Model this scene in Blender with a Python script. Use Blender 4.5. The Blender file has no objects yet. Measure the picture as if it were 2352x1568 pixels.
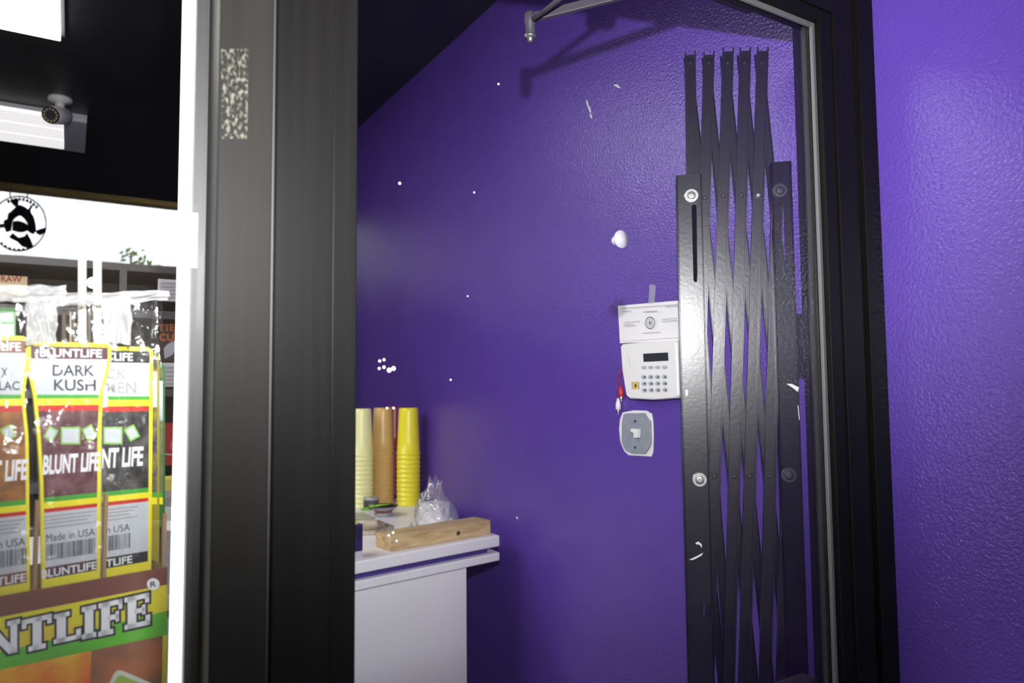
import bpy, bmesh, math, random
from mathutils import Vector, Matrix, noise

random.seed(7)
scn = bpy.context.scene
COL = scn.collection
V = Vector
W, H, F = 2352.0, 1568.0, 1657.0

# ------------------------------------------------------------------ camera
YAW, PITCH, ROLL = math.radians(31.5), math.atan(106 / F), 0.0086
C = V((0, 0, 1.35))
fwd = V((math.sin(YAW) * math.cos(PITCH), math.cos(YAW) * math.cos(PITCH), math.sin(PITCH)))
r0 = V((math.cos(YAW), -math.sin(YAW), 0))
u0 = r0.cross(fwd)
rgt = (r0 * math.cos(ROLL) - u0 * math.sin(ROLL)).normalized()
upv = (u0 * math.cos(ROLL) + r0 * math.sin(ROLL)).normalized()
cd = bpy.data.cameras.new('camera')
cam = bpy.data.objects.new('camera', cd)
COL.objects.link(cam)
m = Matrix((rgt, upv, -fwd)).transposed().to_4x4()
m.translation = C
cam.matrix_world = m
cd.sensor_width = 36.0
cd.lens = F / W * 36.0
cd.clip_start = 0.02
cd.dof.use_dof = True
cd.dof.focus_distance = 1.22
cd.dof.aperture_fstop = 5.6
scn.camera = cam

# ------------------------------------------------------------------ world, flash, exposure
wd = bpy.data.worlds.new('overcast_sky')
scn.world = wd
wd.use_nodes = True
wd.node_tree.nodes['Background'].inputs[0].default_value = (0.93, 0.96, 1.0, 1)
wd.node_tree.nodes['Background'].inputs[1].default_value = 18.0

SOURCE = C + V((0.03, 0.02, 0.19))            # the photographer's flash, a hand above the lens
ld = bpy.data.lights.new('photo_flash', 'SPOT')
ld.energy = 126.0
ld.spot_size = math.radians(112)
ld.spot_blend = 0.9
ld.shadow_soft_size = 0.009
lo = bpy.data.objects.new('photo_flash', ld)
COL.objects.link(lo)
lo.location = SOURCE
lo.rotation_euler = V((math.sin(YAW - 0.06), math.cos(YAW - 0.06), 0.33)).to_track_quat('-Z', 'Y').to_euler()

LIGHT_STRENGTH = 8.2                        # ceiling light diffusers
scn.view_settings.view_transform = 'Standard'
scn.view_settings.look = 'None'
scn.view_settings.gamma = 1.0
scn.view_settings.use_curve_mapping = False
scn.view_settings.exposure = 0.0


# ------------------------------------------------------------------ pixel helpers
def ray(px, py):
    return fwd + rgt * ((px - W / 2) / F) - upv * ((py - H / 2) / F)


def onX(px, py, x):
    d = ray(px, py)
    return C + d * ((x - C.x) / d.x)


def onY(px, py, y):
    d = ray(px, py)
    return C + d * ((y - C.y) / d.y)


def onZ(px, py, z):
    d = ray(px, py)
    return C + d * ((z - C.z) / d.z)


def onP(px, py, p, n):
    d = ray(px, py)
    return C + d * ((p - C).dot(n) / d.dot(n))


# ------------------------------------------------------------------ materials
def lin(r, g, b):
    f = lambda c: ((c / 255 + 0.055) / 1.055) ** 2.4 if c > 10 else c / 255 / 12.92
    return (f(r), f(g), f(b), 1)


MATS = {}


def mat(name, col, rough=0.5, metal=0.0, spec=0.5, bump=0, bscale=100, bdist=0.001, var=None, vscale=8, vlo=0.4, vhi=0.65,
        emit=0, stretch=None, coat=0, detail=3, rvar=0):
    if name in MATS:
        return MATS[name]
    mt = bpy.data.materials.new(name)
    mt.use_nodes = True
    nt = mt.node_tree
    b = nt.nodes['Principled BSDF']
    c = col if len(col) == 4 else lin(*col)
    b.inputs['Base Color'].default_value = c
    b.inputs['Roughness'].default_value = rough
    b.inputs['Metallic'].default_value = metal
    b.inputs['Specular IOR Level'].default_value = spec
    if coat:
        b.inputs['Coat Weight'].default_value = coat
        b.inputs['Coat Roughness'].default_value = 0.08
    if emit:
        b.inputs['Emission Color'].default_value = c
        b.inputs['Emission Strength'].default_value = emit
    tc = nt.nodes.new('ShaderNodeTexCoord')
    mp = nt.nodes.new('ShaderNodeMapping')
    nt.links.new(tc.outputs['Object'], mp.inputs['Vector'])
    if stretch:
        mp.inputs['Scale'].default_value = stretch
    if bump:
        n = nt.nodes.new('ShaderNodeTexNoise')
        n.inputs['Scale'].default_value = bscale
        n.inputs['Detail'].default_value = detail
        bp = nt.nodes.new('ShaderNodeBump')
        bp.inputs['Strength'].default_value = bump
        bp.inputs['Distance'].default_value = bdist
        nt.links.new(mp.outputs[0], n.inputs['Vector'])
        nt.links.new(n.outputs['Fac'], bp.inputs['Height'])
        nt.links.new(bp.outputs[0], b.inputs['Normal'])
    if var:
        n = nt.nodes.new('ShaderNodeTexNoise')
        n.inputs['Scale'].default_value = vscale
        n.inputs['Detail'].default_value = 5
        rp = nt.nodes.new('ShaderNodeValToRGB')
        rp.color_ramp.elements[0].position = vlo
        rp.color_ramp.elements[1].position = vhi
        rp.color_ramp.elements[0].color = c
        rp.color_ramp.elements[1].color = var if len(var) == 4 else lin(*var)
        nt.links.new(mp.outputs[0], n.inputs['Vector'])
        nt.links.new(n.outputs['Fac'], rp.inputs[0])
        nt.links.new(rp.outputs[0], b.inputs['Base Color'])
        if rvar:
            mr = nt.nodes.new('ShaderNodeMapRange')
            mr.inputs['To Min'].default_value = rough - rvar
            mr.inputs['To Max'].default_value = rough + rvar
            nt.links.new(n.outputs['Fac'], mr.inputs['Value'])
            nt.links.new(mr.outputs[0], b.inputs['Roughness'])
    MATS[name] = mt
    return mt


def thin(name, f0=0.04, rough=0.0, haze=0.0, hazecol=(0.9, 0.9, 0.9, 1), tint=(1, 1, 1, 1), bump=0, bscale=60, bdist=0.002):
    """thin clear sheet: light passes straight through, Schlick reflection on each face"""
    if name in MATS:
        return MATS[name]
    mt = bpy.data.materials.new(name)
    mt.use_nodes = True
    nt = mt.node_tree
    nt.nodes.clear()
    N = nt.nodes.new
    L = nt.links.new
    out = N('ShaderNodeOutputMaterial')
    geo = N('ShaderNodeNewGeometry')
    dot = N('ShaderNodeVectorMath'); dot.operation = 'DOT_PRODUCT'
    L(geo.outputs['Incoming'], dot.inputs[0]); L(geo.outputs['Normal'], dot.inputs[1])
    ab = N('ShaderNodeMath'); ab.operation = 'ABSOLUTE'; L(dot.outputs['Value'], ab.inputs[0])
    om = N('ShaderNodeMath'); om.operation = 'SUBTRACT'; om.inputs[0].default_value = 1; L(ab.outputs[0], om.inputs[1])
    pw = N('ShaderNodeMath'); pw.operation = 'POWER'; L(om.outputs[0], pw.inputs[0]); pw.inputs[1].default_value = 5
    ma = N('ShaderNodeMath'); ma.operation = 'MULTIPLY_ADD'; L(pw.outputs[0], ma.inputs[0])
    ma.inputs[1].default_value = 1 - f0; ma.inputs[2].default_value = f0
    tr = N('ShaderNodeBsdfTransparent'); tr.inputs[0].default_value = tint
    gl = N('ShaderNodeBsdfGlossy'); gl.inputs['Roughness'].default_value = rough
    mx = N('ShaderNodeMixShader')
    L(ma.outputs[0], mx.inputs[0]); L(tr.outputs[0], mx.inputs[1]); L(gl.outputs[0], mx.inputs[2])
    last = mx
    if bump:
        tc = N('ShaderNodeTexCoord'); n = N('ShaderNodeTexNoise'); n.inputs['Scale'].default_value = bscale
        bp = N('ShaderNodeBump'); bp.inputs['Strength'].default_value = bump; bp.inputs['Distance'].default_value = bdist
        L(tc.outputs['Object'], n.inputs['Vector']); L(n.outputs['Fac'], bp.inputs['Height']); L(bp.outputs[0], gl.inputs['Normal'])
    if haze:
        df = N('ShaderNodeBsdfDiffuse'); df.inputs[0].default_value = hazecol
        tl = N('ShaderNodeBsdfTranslucent'); tl.inputs[0].default_value = hazecol
        ad = N('ShaderNodeMixShader'); ad.inputs[0].default_value = 0.4
        L(df.outputs[0], ad.inputs[1]); L(tl.outputs[0], ad.inputs[2])
        m2 = N('ShaderNodeMixShader'); m2.inputs[0].default_value = haze
        L(mx.outputs[0], m2.inputs[1]); L(ad.outputs[0], m2.inputs[2])
        last = m2
    L(last.outputs[0], out.inputs['Surface'])
    MATS[name] = mt
    return mt


def residue_mat():
    mt = bpy.data.materials.new('tape_residue')
    mt.use_nodes = True
    nt = mt.node_tree; N = nt.nodes.new; L = nt.links.new
    b = nt.nodes['Principled BSDF']
    b.inputs['Base Color'].default_value = lin(118, 116, 104)
    b.inputs['Roughness'].default_value = 0.8
    tc = N('ShaderNodeTexCoord'); mp = N('ShaderNodeMapping'); mp.inputs['Scale'].default_value = (190, 190, 120)
    n = N('ShaderNodeTexNoise'); n.inputs['Scale'].default_value = 1.6; n.inputs['Detail'].default_value = 4
    rp = N('ShaderNodeValToRGB'); rp.color_ramp.elements[0].position = 0.50; rp.color_ramp.elements[1].position = 0.70; rp.color_ramp.elements[1].color = (.5, .5, .5, 1)
    L(tc.outputs['Object'], mp.inputs[0]); L(mp.outputs[0], n.inputs['Vector']); L(n.outputs['Fac'], rp.inputs[0]); L(rp.outputs[0], b.inputs['Alpha'])
    return mt


PURPLE = mat('purple_gloss_paint', (0.106, 0.053, 0.36, 1), rough=0.25, spec=0.7, bump=0.68, bscale=185, bdist=0.0018, detail=2,
             var=(0.098, 0.048, 0.335, 1), vscale=3)
BLACKALU = mat('black_anodised_aluminium', (0.0045, 0.0043, 0.0042, 1), rough=0.42, metal=0.0, spec=0.09, var=(0.006, 0.0056, 0.0054, 1), vscale=3, stretch=(40, 40, 1))
GREYALU = mat('worn_grey_aluminium', (0.013, 0.0122, 0.011, 1), rough=0.46, metal=0.0, spec=0.08, var=(0.011, 0.0103, 0.0095, 1), vscale=2, stretch=(40, 40, 1))
RUBBER = mat('black_rubber', (0.02, 0.02, 0.022, 1), rough=0.5)
GASKET = mat('grey_gasket', (0.10, 0.10, 0.105, 1), rough=0.4)
BLACKPAINT = mat('black_ceiling_paint', (0.010, 0.010, 0.012, 1), rough=0.45, var=(0.016, 0.016, 0.019, 1), vscale=6)
GATE = mat('black_gate_enamel', (0.012, 0.012, 0.016, 1), rough=0.31, spec=0.45, bump=0.3, bscale=130, bdist=0.0005)
STEEL = mat('bare_steel', (0.42, 0.42, 0.42, 1), rough=0.3, metal=0.9)
DARKSTEEL = mat('dark_steel', (0.05, 0.05, 0.055, 1), rough=0.3, metal=0.4)
CHALK = mat('white_scuff', (0.7, 0.72, 0.75, 1), rough=0.8)
WHITE = mat('white_laminate', (0.90, 0.89, 0.89, 1), rough=0.35)
PLASTIC = mat('white_plastic', (0.80, 0.79, 0.80, 1), rough=0.4)
PAPER = mat('white_paper', (0.78, 0.77, 0.80, 1), rough=0.8)
INK = mat('grey_ink', (0.46, 0.46, 0.49, 1), rough=0.8)
BLACKINK = mat('black_ink', (0.02, 0.02, 0.03, 1), rough=0.6)
GLASS = thin('clear_glass', 0.042)
FILM = thin('clear_film', 0.045, rough=0.18, haze=0.012, bump=0.6, bscale=70, bdist=0.004)
FILMW = thin('hazy_film', 0.12, rough=0.22, haze=0.55, hazecol=(0.92, 0.92, 0.93, 1), bump=0.7, bscale=80, bdist=0.004)

# ------------------------------------------------------------------ object helpers
ORG = {}


def bbc(vs):
    xs = [v[0] for v in vs]; ys = [v[1] for v in vs]; zs = [v[2] for v in vs]
    return V(((min(xs) + max(xs)) / 2, (min(ys) + max(ys)) / 2, (min(zs) + max(zs)) / 2)), min(zs)


def obj(name, geo, mt, parent=None, label=None, cat=None, group=None, kind=None, smooth=False, bevel=0, segs=2):
    vs, fs = geo
    vs = [V(v) for v in vs]
    c, zmin = bbc(vs)
    o0 = V((c.x, c.y, zmin)) if parent is None else c
    me = bpy.data.meshes.new(name)
    me.from_pydata([v - o0 for v in vs], [], fs)
    bm = bmesh.new(); bm.from_mesh(me)
    bmesh.ops.recalc_face_normals(bm, faces=bm.faces)
    bm.to_mesh(me); bm.free()
    if smooth:
        me.polygons.foreach_set('use_smooth', [True] * len(me.polygons))
    me.materials.append(mt)
    o = bpy.data.objects.new(name, me)
    COL.objects.link(o)
    place(o, o0, parent)
    if bevel:
        bv = o.modifiers.new('bevel', 'BEVEL'); bv.width = bevel; bv.segments = segs; bv.limit_method = 'ANGLE'
    tag(o, label, cat, group, kind)
    return o


def place(o, world, parent):
    if parent is not None:
        o.parent = parent
        o.location = world - ORG[parent.name]
    else:
        o.location = world
    ORG[o.name] = V(world)


def tag(o, label=None, cat=None, group=None, kind=None):
    if label: o['label'] = label
    if cat: o['category'] = cat
    if group: o['group'] = group
    if kind: o['kind'] = kind


def thing(name, loc, label, cat, group=None, kind=None):
    o = bpy.data.objects.new(name, None)
    o.empty_display_size = 0.05
    COL.objects.link(o)
    place(o, V(loc), None)
    tag(o, label, cat, group, kind)
    return o


def dup(src, world, parent=None):
    o = src.copy()
    COL.objects.link(o)
    o.parent = None
    place(o, V(world), parent)
    return o


def join(*gs):
    vs, fs = [], []
    for v, f in gs:
        k = len(vs)
        vs += list(v)
        fs += [[i + k for i in q] for q in f]
    return vs, fs


BF = [(0, 1, 3, 2), (4, 6, 7, 5), (0, 4, 5, 1), (2, 3, 7, 6), (0, 2, 6, 4), (1, 5, 7, 3)]


def box(x0, x1, y0, y1, z0, z1):
    return [V((x, y, z)) for x in (x0, x1) for y in (y0, y1) for z in (z0, z1)], [list(f) for f in BF]


def obox(o, a, b, c):
    """box from corner o along the three edge vectors"""
    return [o + a * i + b * j + c * k for i in (0, 1) for j in (0, 1) for k in (0, 1)], [list(f) for f in BF]


def prism(pts, ext):
    n = len(pts)
    vs = [V(p) for p in pts] + [V(p) + V(ext) for p in pts]
    fs = [list(range(n)), list(range(2 * n - 1, n - 1, -1))] + [[i, (i + 1) % n, n + (i + 1) % n, n + i] for i in range(n)]
    return vs, fs


def frame3(d):
    d = V(d).normalized()
    a = V((0, 0, 1)) if abs(d.z) < 0.9 else V((1, 0, 0))
    u = d.cross(a).normalized()
    return d, u, d.cross(u).normalized()


def lathe(base, axis, prof, seg=24, cap=True):
    d, u, v = frame3(axis)
    vs, fs = [], []
    for (r, h) in prof:
        for k in range(seg):
            t = 2 * math.pi * k / seg
            vs.append(V(base) + d * h + (u * math.cos(t) + v * math.sin(t)) * r)
    for i in range(len(prof) - 1):
        for k in range(seg):
            a = i * seg + k; b = i * seg + (k + 1) % seg
            fs.append([a, b, b + seg, a + seg])
    if cap:
        fs.append(list(range(seg))[::-1])
        fs.append([(len(prof) - 1) * seg + k for k in range(seg)])
    return vs, fs


def tube(path, r, seg=10):
    vs, fs = [], []
    n = len(path)
    for i, p in enumerate(path):
        d = V(path[min(i + 1, n - 1)]) - V(path[max(i - 1, 0)])
        _, u, v = frame3(d)
        for k in range(seg):
            t = 2 * math.pi * k / seg
            vs.append(V(p) + (u * math.cos(t) + v * math.sin(t)) * r)
    for i in range(n - 1):
        for k in range(seg):
            a = i * seg + k; b = i * seg + (k + 1) % seg
            fs.append([a, b, b + seg, a + seg])
    fs.append(list(range(seg))[::-1]); fs.append([(n - 1) * seg + k for k in range(seg)])
    return vs, fs


def poly(pts):
    return [V(p) for p in pts], [list(range(len(pts)))]


def grid(fn, nu, nv):
    vs = [fn(i / nu, j / nv) for j in range(nv + 1) for i in range(nu + 1)]
    fs = [[j * (nu + 1) + i, j * (nu + 1) + i + 1, (j + 1) * (nu + 1) + i + 1, (j + 1) * (nu + 1) + i] for j in range(nv) for i in range(nu)]
    return vs, fs


def rrect(x0, x1, y0, y1, r, n=5):
    out = []
    for cx, cy, a in ((x1 - r, y1 - r, 0), (x0 + r, y1 - r, 90), (x0 + r, y0 + r, 180), (x1 - r, y0 + r, 270)):
        for k in range(n + 1):
            t = math.radians(a + 90 * k / n)
            out.append((cx + r * math.cos(t), cy + r * math.sin(t)))
    return out


def text2d(s, bold=0.0, shear=0.0):
    cu = bpy.data.curves.new('t', 'FONT')
    cu.body = s; cu.offset = bold; cu.shear = shear; cu.resolution_u = 3
    o = bpy.data.objects.new('t', cu)
    COL.objects.link(o)
    dg = bpy.context.evaluated_depsgraph_get()
    me = bpy.data.meshes.new_from_object(o.evaluated_get(dg))
    vs = [(v.co.x, v.co.y) for v in me.vertices]
    fs = [list(p.vertices) for p in me.polygons]
    bpy.data.objects.remove(o); bpy.data.curves.remove(cu); bpy.data.meshes.remove(me)
    xs = [v[0] for v in vs]; ys = [v[1] for v in vs]
    x0, x1, y0, y1 = min(xs), max(xs), min(ys), max(ys)
    return [((x - x0) / (x1 - x0), (y - y0) / (y1 - y0)) for x, y in vs], fs


def text_on(s, q, P, bold=0.0, shear=0.0):
    """text in the pixel quad q=(bl, br, tr, tl) on the pixel->point map P"""
    vs, fs = text2d(s, bold, shear)
    bl, br, tr, tl = q
    out = []
    for x, y in vs:
        px = (bl[0] * (1 - x) + br[0] * x) * (1 - y) + (tl[0] * (1 - x) + tr[0] * x) * y
        py = (bl[1] * (1 - x) + br[1] * x) * (1 - y) + (tl[1] * (1 - x) + tr[1] * x) * y
        out.append(P(px, py))
    return out, fs


# ------------------------------------------------------------------ the shell of the place
XW = 1.13            # face of the purple side wall
YF = 0.68            # face of the shop front
CEIL = 2.58
BACK = 8.6
LEFT = -7.0
YE = -3.4            # edge of the canopy outside

wall = obj('wall_right', box(XW, XW + 0.15, -1.9, BACK, 0, CEIL + 0.5), PURPLE, kind='structure',
           label='glossy purple painted side wall with orange-peel texture', cat='wall')
ceil_o = obj('ceiling', box(LEFT, XW + 0.15, YF + 0.05, BACK, CEIL, CEIL + 0.1), BLACKPAINT, kind='structure', label='black painted shop ceiling', cat='ceiling')
FLOORM = mat('grey_floor_tile', (0.16, 0.15, 0.15, 1), rough=0.4, var=(0.2, 0.19, 0.18, 1), vscale=5)
obj('floor', box(LEFT, XW, YF + 0.1, BACK, -0.1, 0), FLOORM, kind='structure', label='grey shop floor', cat='floor')
DARKWALL = mat('dark_wall_paint', (0.03, 0.028, 0.03, 1), rough=0.6)
obj('wall_back', box(LEFT, XW, BACK, BACK + 0.1, 0, CEIL), DARKWALL, kind='structure', label='dark back wall of the shop', cat='wall')
obj('wall_left', box(LEFT - 0.1, LEFT, YF, BACK, 0, CEIL), DARKWALL, kind='structure', label='dark far side wall of the shop', cat='wall')
obj('wall_front', box(LEFT, XW, YF + 0.02, YF + 0.10, 2.16, 3.08), DARKWALL, kind='structure', label='dark wall above the shop front', cat='wall')
obj('wall_front_low', join(box(LEFT, 0.104, YF + 0.02, YF + 0.10, 0, 0.80)), DARKWALL, kind='structure', label='dark low wall under the display window', cat='wall')

# small chips of white paint and a blue painted line on the purple wall
for (px, py, a, b) in ((1349, 238, 2, 9), (1354, 251, 2.5, 8), (1357, 266, 2, 6), (1415, 196, 7, 2), (1421, 200, 5, 1.6), (1187, 1189, 2.2, 3)):
    p = [onX(px + a * math.cos(t) * (0.7 + 0.4 * random.random()) + 0.25 * b * math.sin(t), py + b * math.sin(t), XW - 0.0012) for t in [k * math.pi / 5 for k in range(10)]]
    obj('paint_chip', prism(p, (0.001, 0, 0)), CHALK, wall)
BLUE = mat('blue_paint', (0.02, 0.10, 0.42, 1), rough=0.4)
obj('blue_paint_line', join(prism([onX(1853, 320, XW - .0012), onX(1861, 320, XW - .0012), onX(1873, 690, XW - .0012), onX(1862, 690, XW - .0012)], (.001, 0, 0)),
                            prism([onX(1866, 860, XW - .0012), onX(1875, 860, XW - .0012), onX(1886, 1180, XW - .0012), onX(1879, 1180, XW - .0012)], (.001, 0, 0)),
                            prism([onX(1879, 1180, XW - .0012), onX(1884, 1180, XW - .0012), onX(1900, 1568, XW - .0012), onX(1896, 1568, XW - .0012)], (.001, 0, 0))), BLUE, wall)

# ------------------------------------------------------------------ shop front: mullion, jamb, door, display window
DD = 0.11            # frame depth
frame = thing('trim_1', (0.6, YF, 0), 'black aluminium frame around the glass door', 'door frame', kind='structure')
mul = obj('mullion', box(0.108, 0.156, YF, YF + DD, 0, 2.16), GREYALU, frame, bevel=0.0012)
obj('jamb', box(1.088, XW, YF, YF + DD, 0, 2.16), BLACKALU, frame, bevel=0.001)
obj('head_bar', box(0.156, 1.088, YF, YF + DD, 2.09, 2.16), BLACKALU, frame, bevel=0.001)
obj('door_stop', box(1.068, 1.088, YF + 0.055, YF + DD, 0, 2.09), BLACKALU, frame)
obj('door_stop', box(0.156, 0.170, YF + 0.055, YF + DD, 0, 2.09), BLACKALU, frame)
obj('seal', box(1.0785, 1.0875, YF + 0.012, YF + 0.05, 0, 2.09), RUBBER, frame)
obj('seal', box(0.1565, 0.1605, YF + 0.012, YF + 0.05, 0, 2.09), RUBBER, frame)
# mottled remains of a sticker on the mullion
q = [onY(*p, YF - 0.0006) for p in ((508, 112), (570, 112), (568, 318), (510, 318))]
obj('sticker_residue', prism(q, (0, 0.0004, 0)), residue_mat(), mul)
for py0, py1, px in ((460, 512, 2027), (700, 760, 2037), (865, 925, 2043), (70, 100, 2013), (1240, 1258, 2056)):
    q = [onY(px, py0, YF - .0006), onY(px + 3, py0 + 3, YF - .0006), onY(px + 4.5, py1, YF - .0006), onY(px + 2, py1 - 4, YF - .0006)]
    obj('paint_chip', prism(q, (0, 0.0005, 0)), CHALK, frame)

door = thing('door_1', (0.62, YF + 0.02, 0.01), 'black aluminium shop door with one large glass pane', 'door', kind='structure')
DL, DR, ST = 0.161, 1.077, 0.080
GT = 1.35 + 0.575    # top of the glass
obj('stile', box(DL, DL + 0.0545, YF + 0.004, YF + 0.048, 0.01, 2.085), BLACKALU, door, bevel=0.001)
obj('stile', box(DR - 0.0495, DR, YF + 0.004, YF + 0.048, 0.01, 2.085), BLACKALU, door, bevel=0.001)
obj('top_rail', box(DL + 0.0545, DR - 0.0495, YF + 0.004, YF + 0.048, GT + 0.02, 2.085), BLACKALU, door, bevel=0.001)
obj('bottom_rail', box(DL + 0.0545, DR - 0.0495, YF + 0.004, YF + 0.048, 0.01, 0.26), BLACKALU, door, bevel=0.001)
# glazing stops
GL, GR, GB = DL + ST, DR - ST, 0.28
obj('glass_stop', box(DL + 0.0545, GL, YF + 0.007, YF + 0.045, 0.26, GT + 0.02), BLACKALU, door, bevel=0.0015)
obj('glass_stop', box(GR, DR - 0.0495, YF + 0.007, YF + 0.045, 0.26, GT + 0.02), BLACKALU, door, bevel=0.0015)
obj('glass_stop', box(GL, GR, YF + 0.007, YF + 0.045, GT, GT + 0.02), BLACKALU, door, bevel=0.0015)
obj('glass_stop', box(GL, GR, YF + 0.007, YF + 0.045, 0.26, GB), BLACKALU, door, bevel=0.0015)
pane = obj('pane', box(GL - 0.004, GR + 0.004, YF + 0.022, YF + 0.028, GB - 0.004, GT + 0.004), GLASS, door)
obj('gasket', box(GR - 0.0075, GR, YF + 0.016, YF + 0.022, GB, GT), GASKET, door, bevel=0.0012)
obj('gasket', box(GR - 0.0075, GR, YF + 0.028, YF + 0.036, GB, GT), RUBBER, door)
obj('gasket', box(GL, GR - 0.0075, YF + 0.016, YF + 0.022, GT - 0.0075, GT), GASKET, door, bevel=0.0012)
obj('gasket', box(GL, GL + 0.002, YF + 0.016, YF + 0.022, GB, GT), RUBBER, door)
# push bar on the inside of the door
zb = onY(1900, 1536, YF + 0.075).z
pb = obj('push_bar', box(GL - 0.03, GR + 0.012, YF + 0.062, YF + 0.088, zb - 0.06, zb), mat('bar_bronze', (0.035, 0.03, 0.035, 1), rough=0.35), door, bevel=0.002)
obj('bracket', box(GL - 0.03, GL - 0.005, YF + 0.046, YF + 0.064, zb - 0.055, zb - 0.005), BLACKALU, pb)
obj('bracket', box(GR - 0.012, GR + 0.012, YF + 0.046, YF + 0.064, zb - 0.055, zb - 0.005), BLACKALU, pb)
# specks on the glass
for (px, py, r) in ((1145, 193, 2.4), (918, 421, 3), (1089, 442, 2), (1074, 680, 1.6), (1035, 872, 2), (872, 829, 3), (882, 826, 3), (871, 846, 3), (882, 843, 3.4),
                    (894, 850, 5.2), (904, 846, 5), (889, 937, 2.4), (904, 937, 2.6), (893, 1229, 3), (903, 1223, 3), (911, 1242, 2.6)):
    c = onY(px, py, YF + 0.0215)
    obj('speck', lathe(c, (0, -1, 0), [(r * 0.00048, 0), (r * 0.0004, 0.0006), (r * 0.0001, 0.0008)], seg=8), CHALK, pane)

# clear suction cup stuck on the glass
sc0 = onY(1427, 549, YF + 0.028)
CLEAR = thin('clear_vinyl', 0.12, rough=0.06, haze=0.35, hazecol=(0.85, 0.85, 0.88, 1))
sc = thing('suction_cup', sc0, 'small clear suction cup stuck to the door glass', 'suction cup')
obj('cup_disc', lathe(sc0, (0, 1, 0), [(0.0115, 0), (0.0112, 0.0012), (0.007, 0.004), (0.0045, 0.006)], seg=20), CLEAR, sc, smooth=True)
obj('knob', lathe(sc0 + V((0, 0.006, 0)), (0, 1, 0), [(0.0035, 0), (0.0035, 0.003), (0.0058, 0.0045), (0.0058, 0.007), (0.003, 0.008)], seg=16), CLEAR, sc, smooth=True)

# display window
WY = 0.735
win = thing('window_1', (-0.9, WY, 0.8), 'clear display window pane beside the mullion', 'window', kind='structure')
obj('pane', box(-2.6, 0.106, WY, WY + 0.006, 0.80, 2.16), GLASS, win)
obj('glass_bead', box(0.0965, 0.108, WY + 0.006, WY + 0.022, 0.80, 2.16), RUBBER, win)
obj('bottom_bar', box(-2.6, 0.108, YF, YF + DD, 0.80, 0.85), BLACKALU, win, bevel=0.001)
obj('side_bar', box(-2.66, -2.6, YF, YF + DD, 0.80, 2.16), BLACKALU, win, bevel=0.001)
obj('wall_sky_stop_wing', box(-18, LEFT - .1, YF + .02, YF + .10, 0, 3.08), DARKWALL, kind='structure', label='unseen dark wall added along the shop front to block sky light', cat='wall')  # unseen wing added to close off sky along the front
obj('wall_sky_stop_end', box(-18, -17.9, YE, YF + .1, 0, 3.08), DARKWALL, kind='structure', label='unseen dark wall added at the canopy end to block sky light', cat='wall')  # added to shut out sky from the open canopy side
obj('wall_front_side', box(LEFT, -2.66, YF + 0.02, YF + 0.10, 0.80, 2.16), DARKWALL, kind='structure', label='dark wall beside the display window', cat='wall')

# white LED bar behind the window edge
LEDM = mat('led_diffuser', (1.0, 1.0, 1.0, 1), rough=0.5, emit=2.2)
led = thing('led_light_bar', (0.098, WY + 0.03, 0.86), 'tall white LED light bar standing inside the display window', 'light bar')
pA = onY(405, 784, WY + 0.028).x; pB = onY(456, 784, WY + 0.028).x
obj('diffuser', box(pA, min(pB, 0.1065), WY + 0.026, WY + 0.038, 0.86, 2.14), LEDM, led, bevel=0.002)
obj('channel', box(pA + 0.001, 0.1065, WY + 0.038, WY + 0.044, 0.86, 2.14), PLASTIC, led)

# ------------------------------------------------------------------ door closer arm
P = C + V((0.580, 0.886, 0.549))
CLM = mat('closer_enamel', (0.05, 0.045, 0.06, 1), rough=0.5, spec=.25)
clo = thing('door_closer', (0.76, YF + 0.07, 1.96), 'dark metal door closer with jointed arm above the glass', 'door closer')
rod_end = P + V((0.019, -0.152, 0.019)); bar_end = P + V((0.16, -0.146, 0.032))
obj('rod_arm', tube([P + V((0, 0, .002)), rod_end], 0.0042, 12), CLM, clo, smooth=True)
d = (bar_end - P).normalized(); s = d.cross(V((0, 0, 1))).normalized()
obj('main_arm', obox(P + V((0, 0, .002)) - s * 0.004, bar_end - P, s * 0.008, V((0, 0, 0.013))), CLM, clo, bevel=0.0012)
kn = obj('knuckle', lathe(P - V((0, 0, 0.018)), (0, 0, 1), [(0.0078, 0), (0.0078, .016), (.0088, .017), (.0088, .033), (.006, .036)], seg=20), CLM, clo, smooth=True)
obj('pivot_nut', lathe(P - V((0, 0, 0.029)), (0, 0, 1), [(0.003, 0), (.0045, .003), (.0045, .007), (.009, .0075), (.0095, .011)], seg=16), STEEL, kn, smooth=True)
obj('body', box(0.66, 0.94, YF + 0.05, YF + 0.10, GT + 0.035, GT + 0.09), CLM, clo, bevel=0.004)
obj('door_shoe', box(rod_end.x - 0.02, rod_end.x + 0.02, YF + 0.045, rod_end.y + 0.006, rod_end.z - 0.004, rod_end.z + 0.03), CLM, clo, bevel=0.002)

# ------------------------------------------------------------------ folding scissor gate, hinged off the jamb and standing out from the wall
GYAW = math.radians(43.5)
gn = V((math.sin(GYAW), math.cos(GYAW), 0))           # away from the viewer
gu = V((math.cos(GYAW), -math.sin(GYAW), 0))          # to the right
GD = V((1.080, 0.812, 0)).dot(gn)                     # the right post stands in the corner between jamb and wall
PG = V((C.x, C.y, 0)) + gn * GD
ZB = 0.08


def G(px, py, w=0.0):
    h = onP(px, py, PG + gn * w, gn)
    return (h - PG).dot(gu), h.z


def GL_(u, z, w=0.0):
    return PG + gu * u + gn * w + V((0, 0, z))


def lbox(u0, u1, w0, w1, z0, z1):
    return obox(GL_(u0, z0, w0), gu * (u1 - u0), gn * (w1 - w0), V((0, 0, z1 - z0)))


g0 = GL_(G(1690, 800)[0], 0)
gate = thing('scissor_gate', g0, 'black folded metal scissor gate standing against the purple wall', 'security gate')
PW = -0.010          # face of the posts


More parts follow.
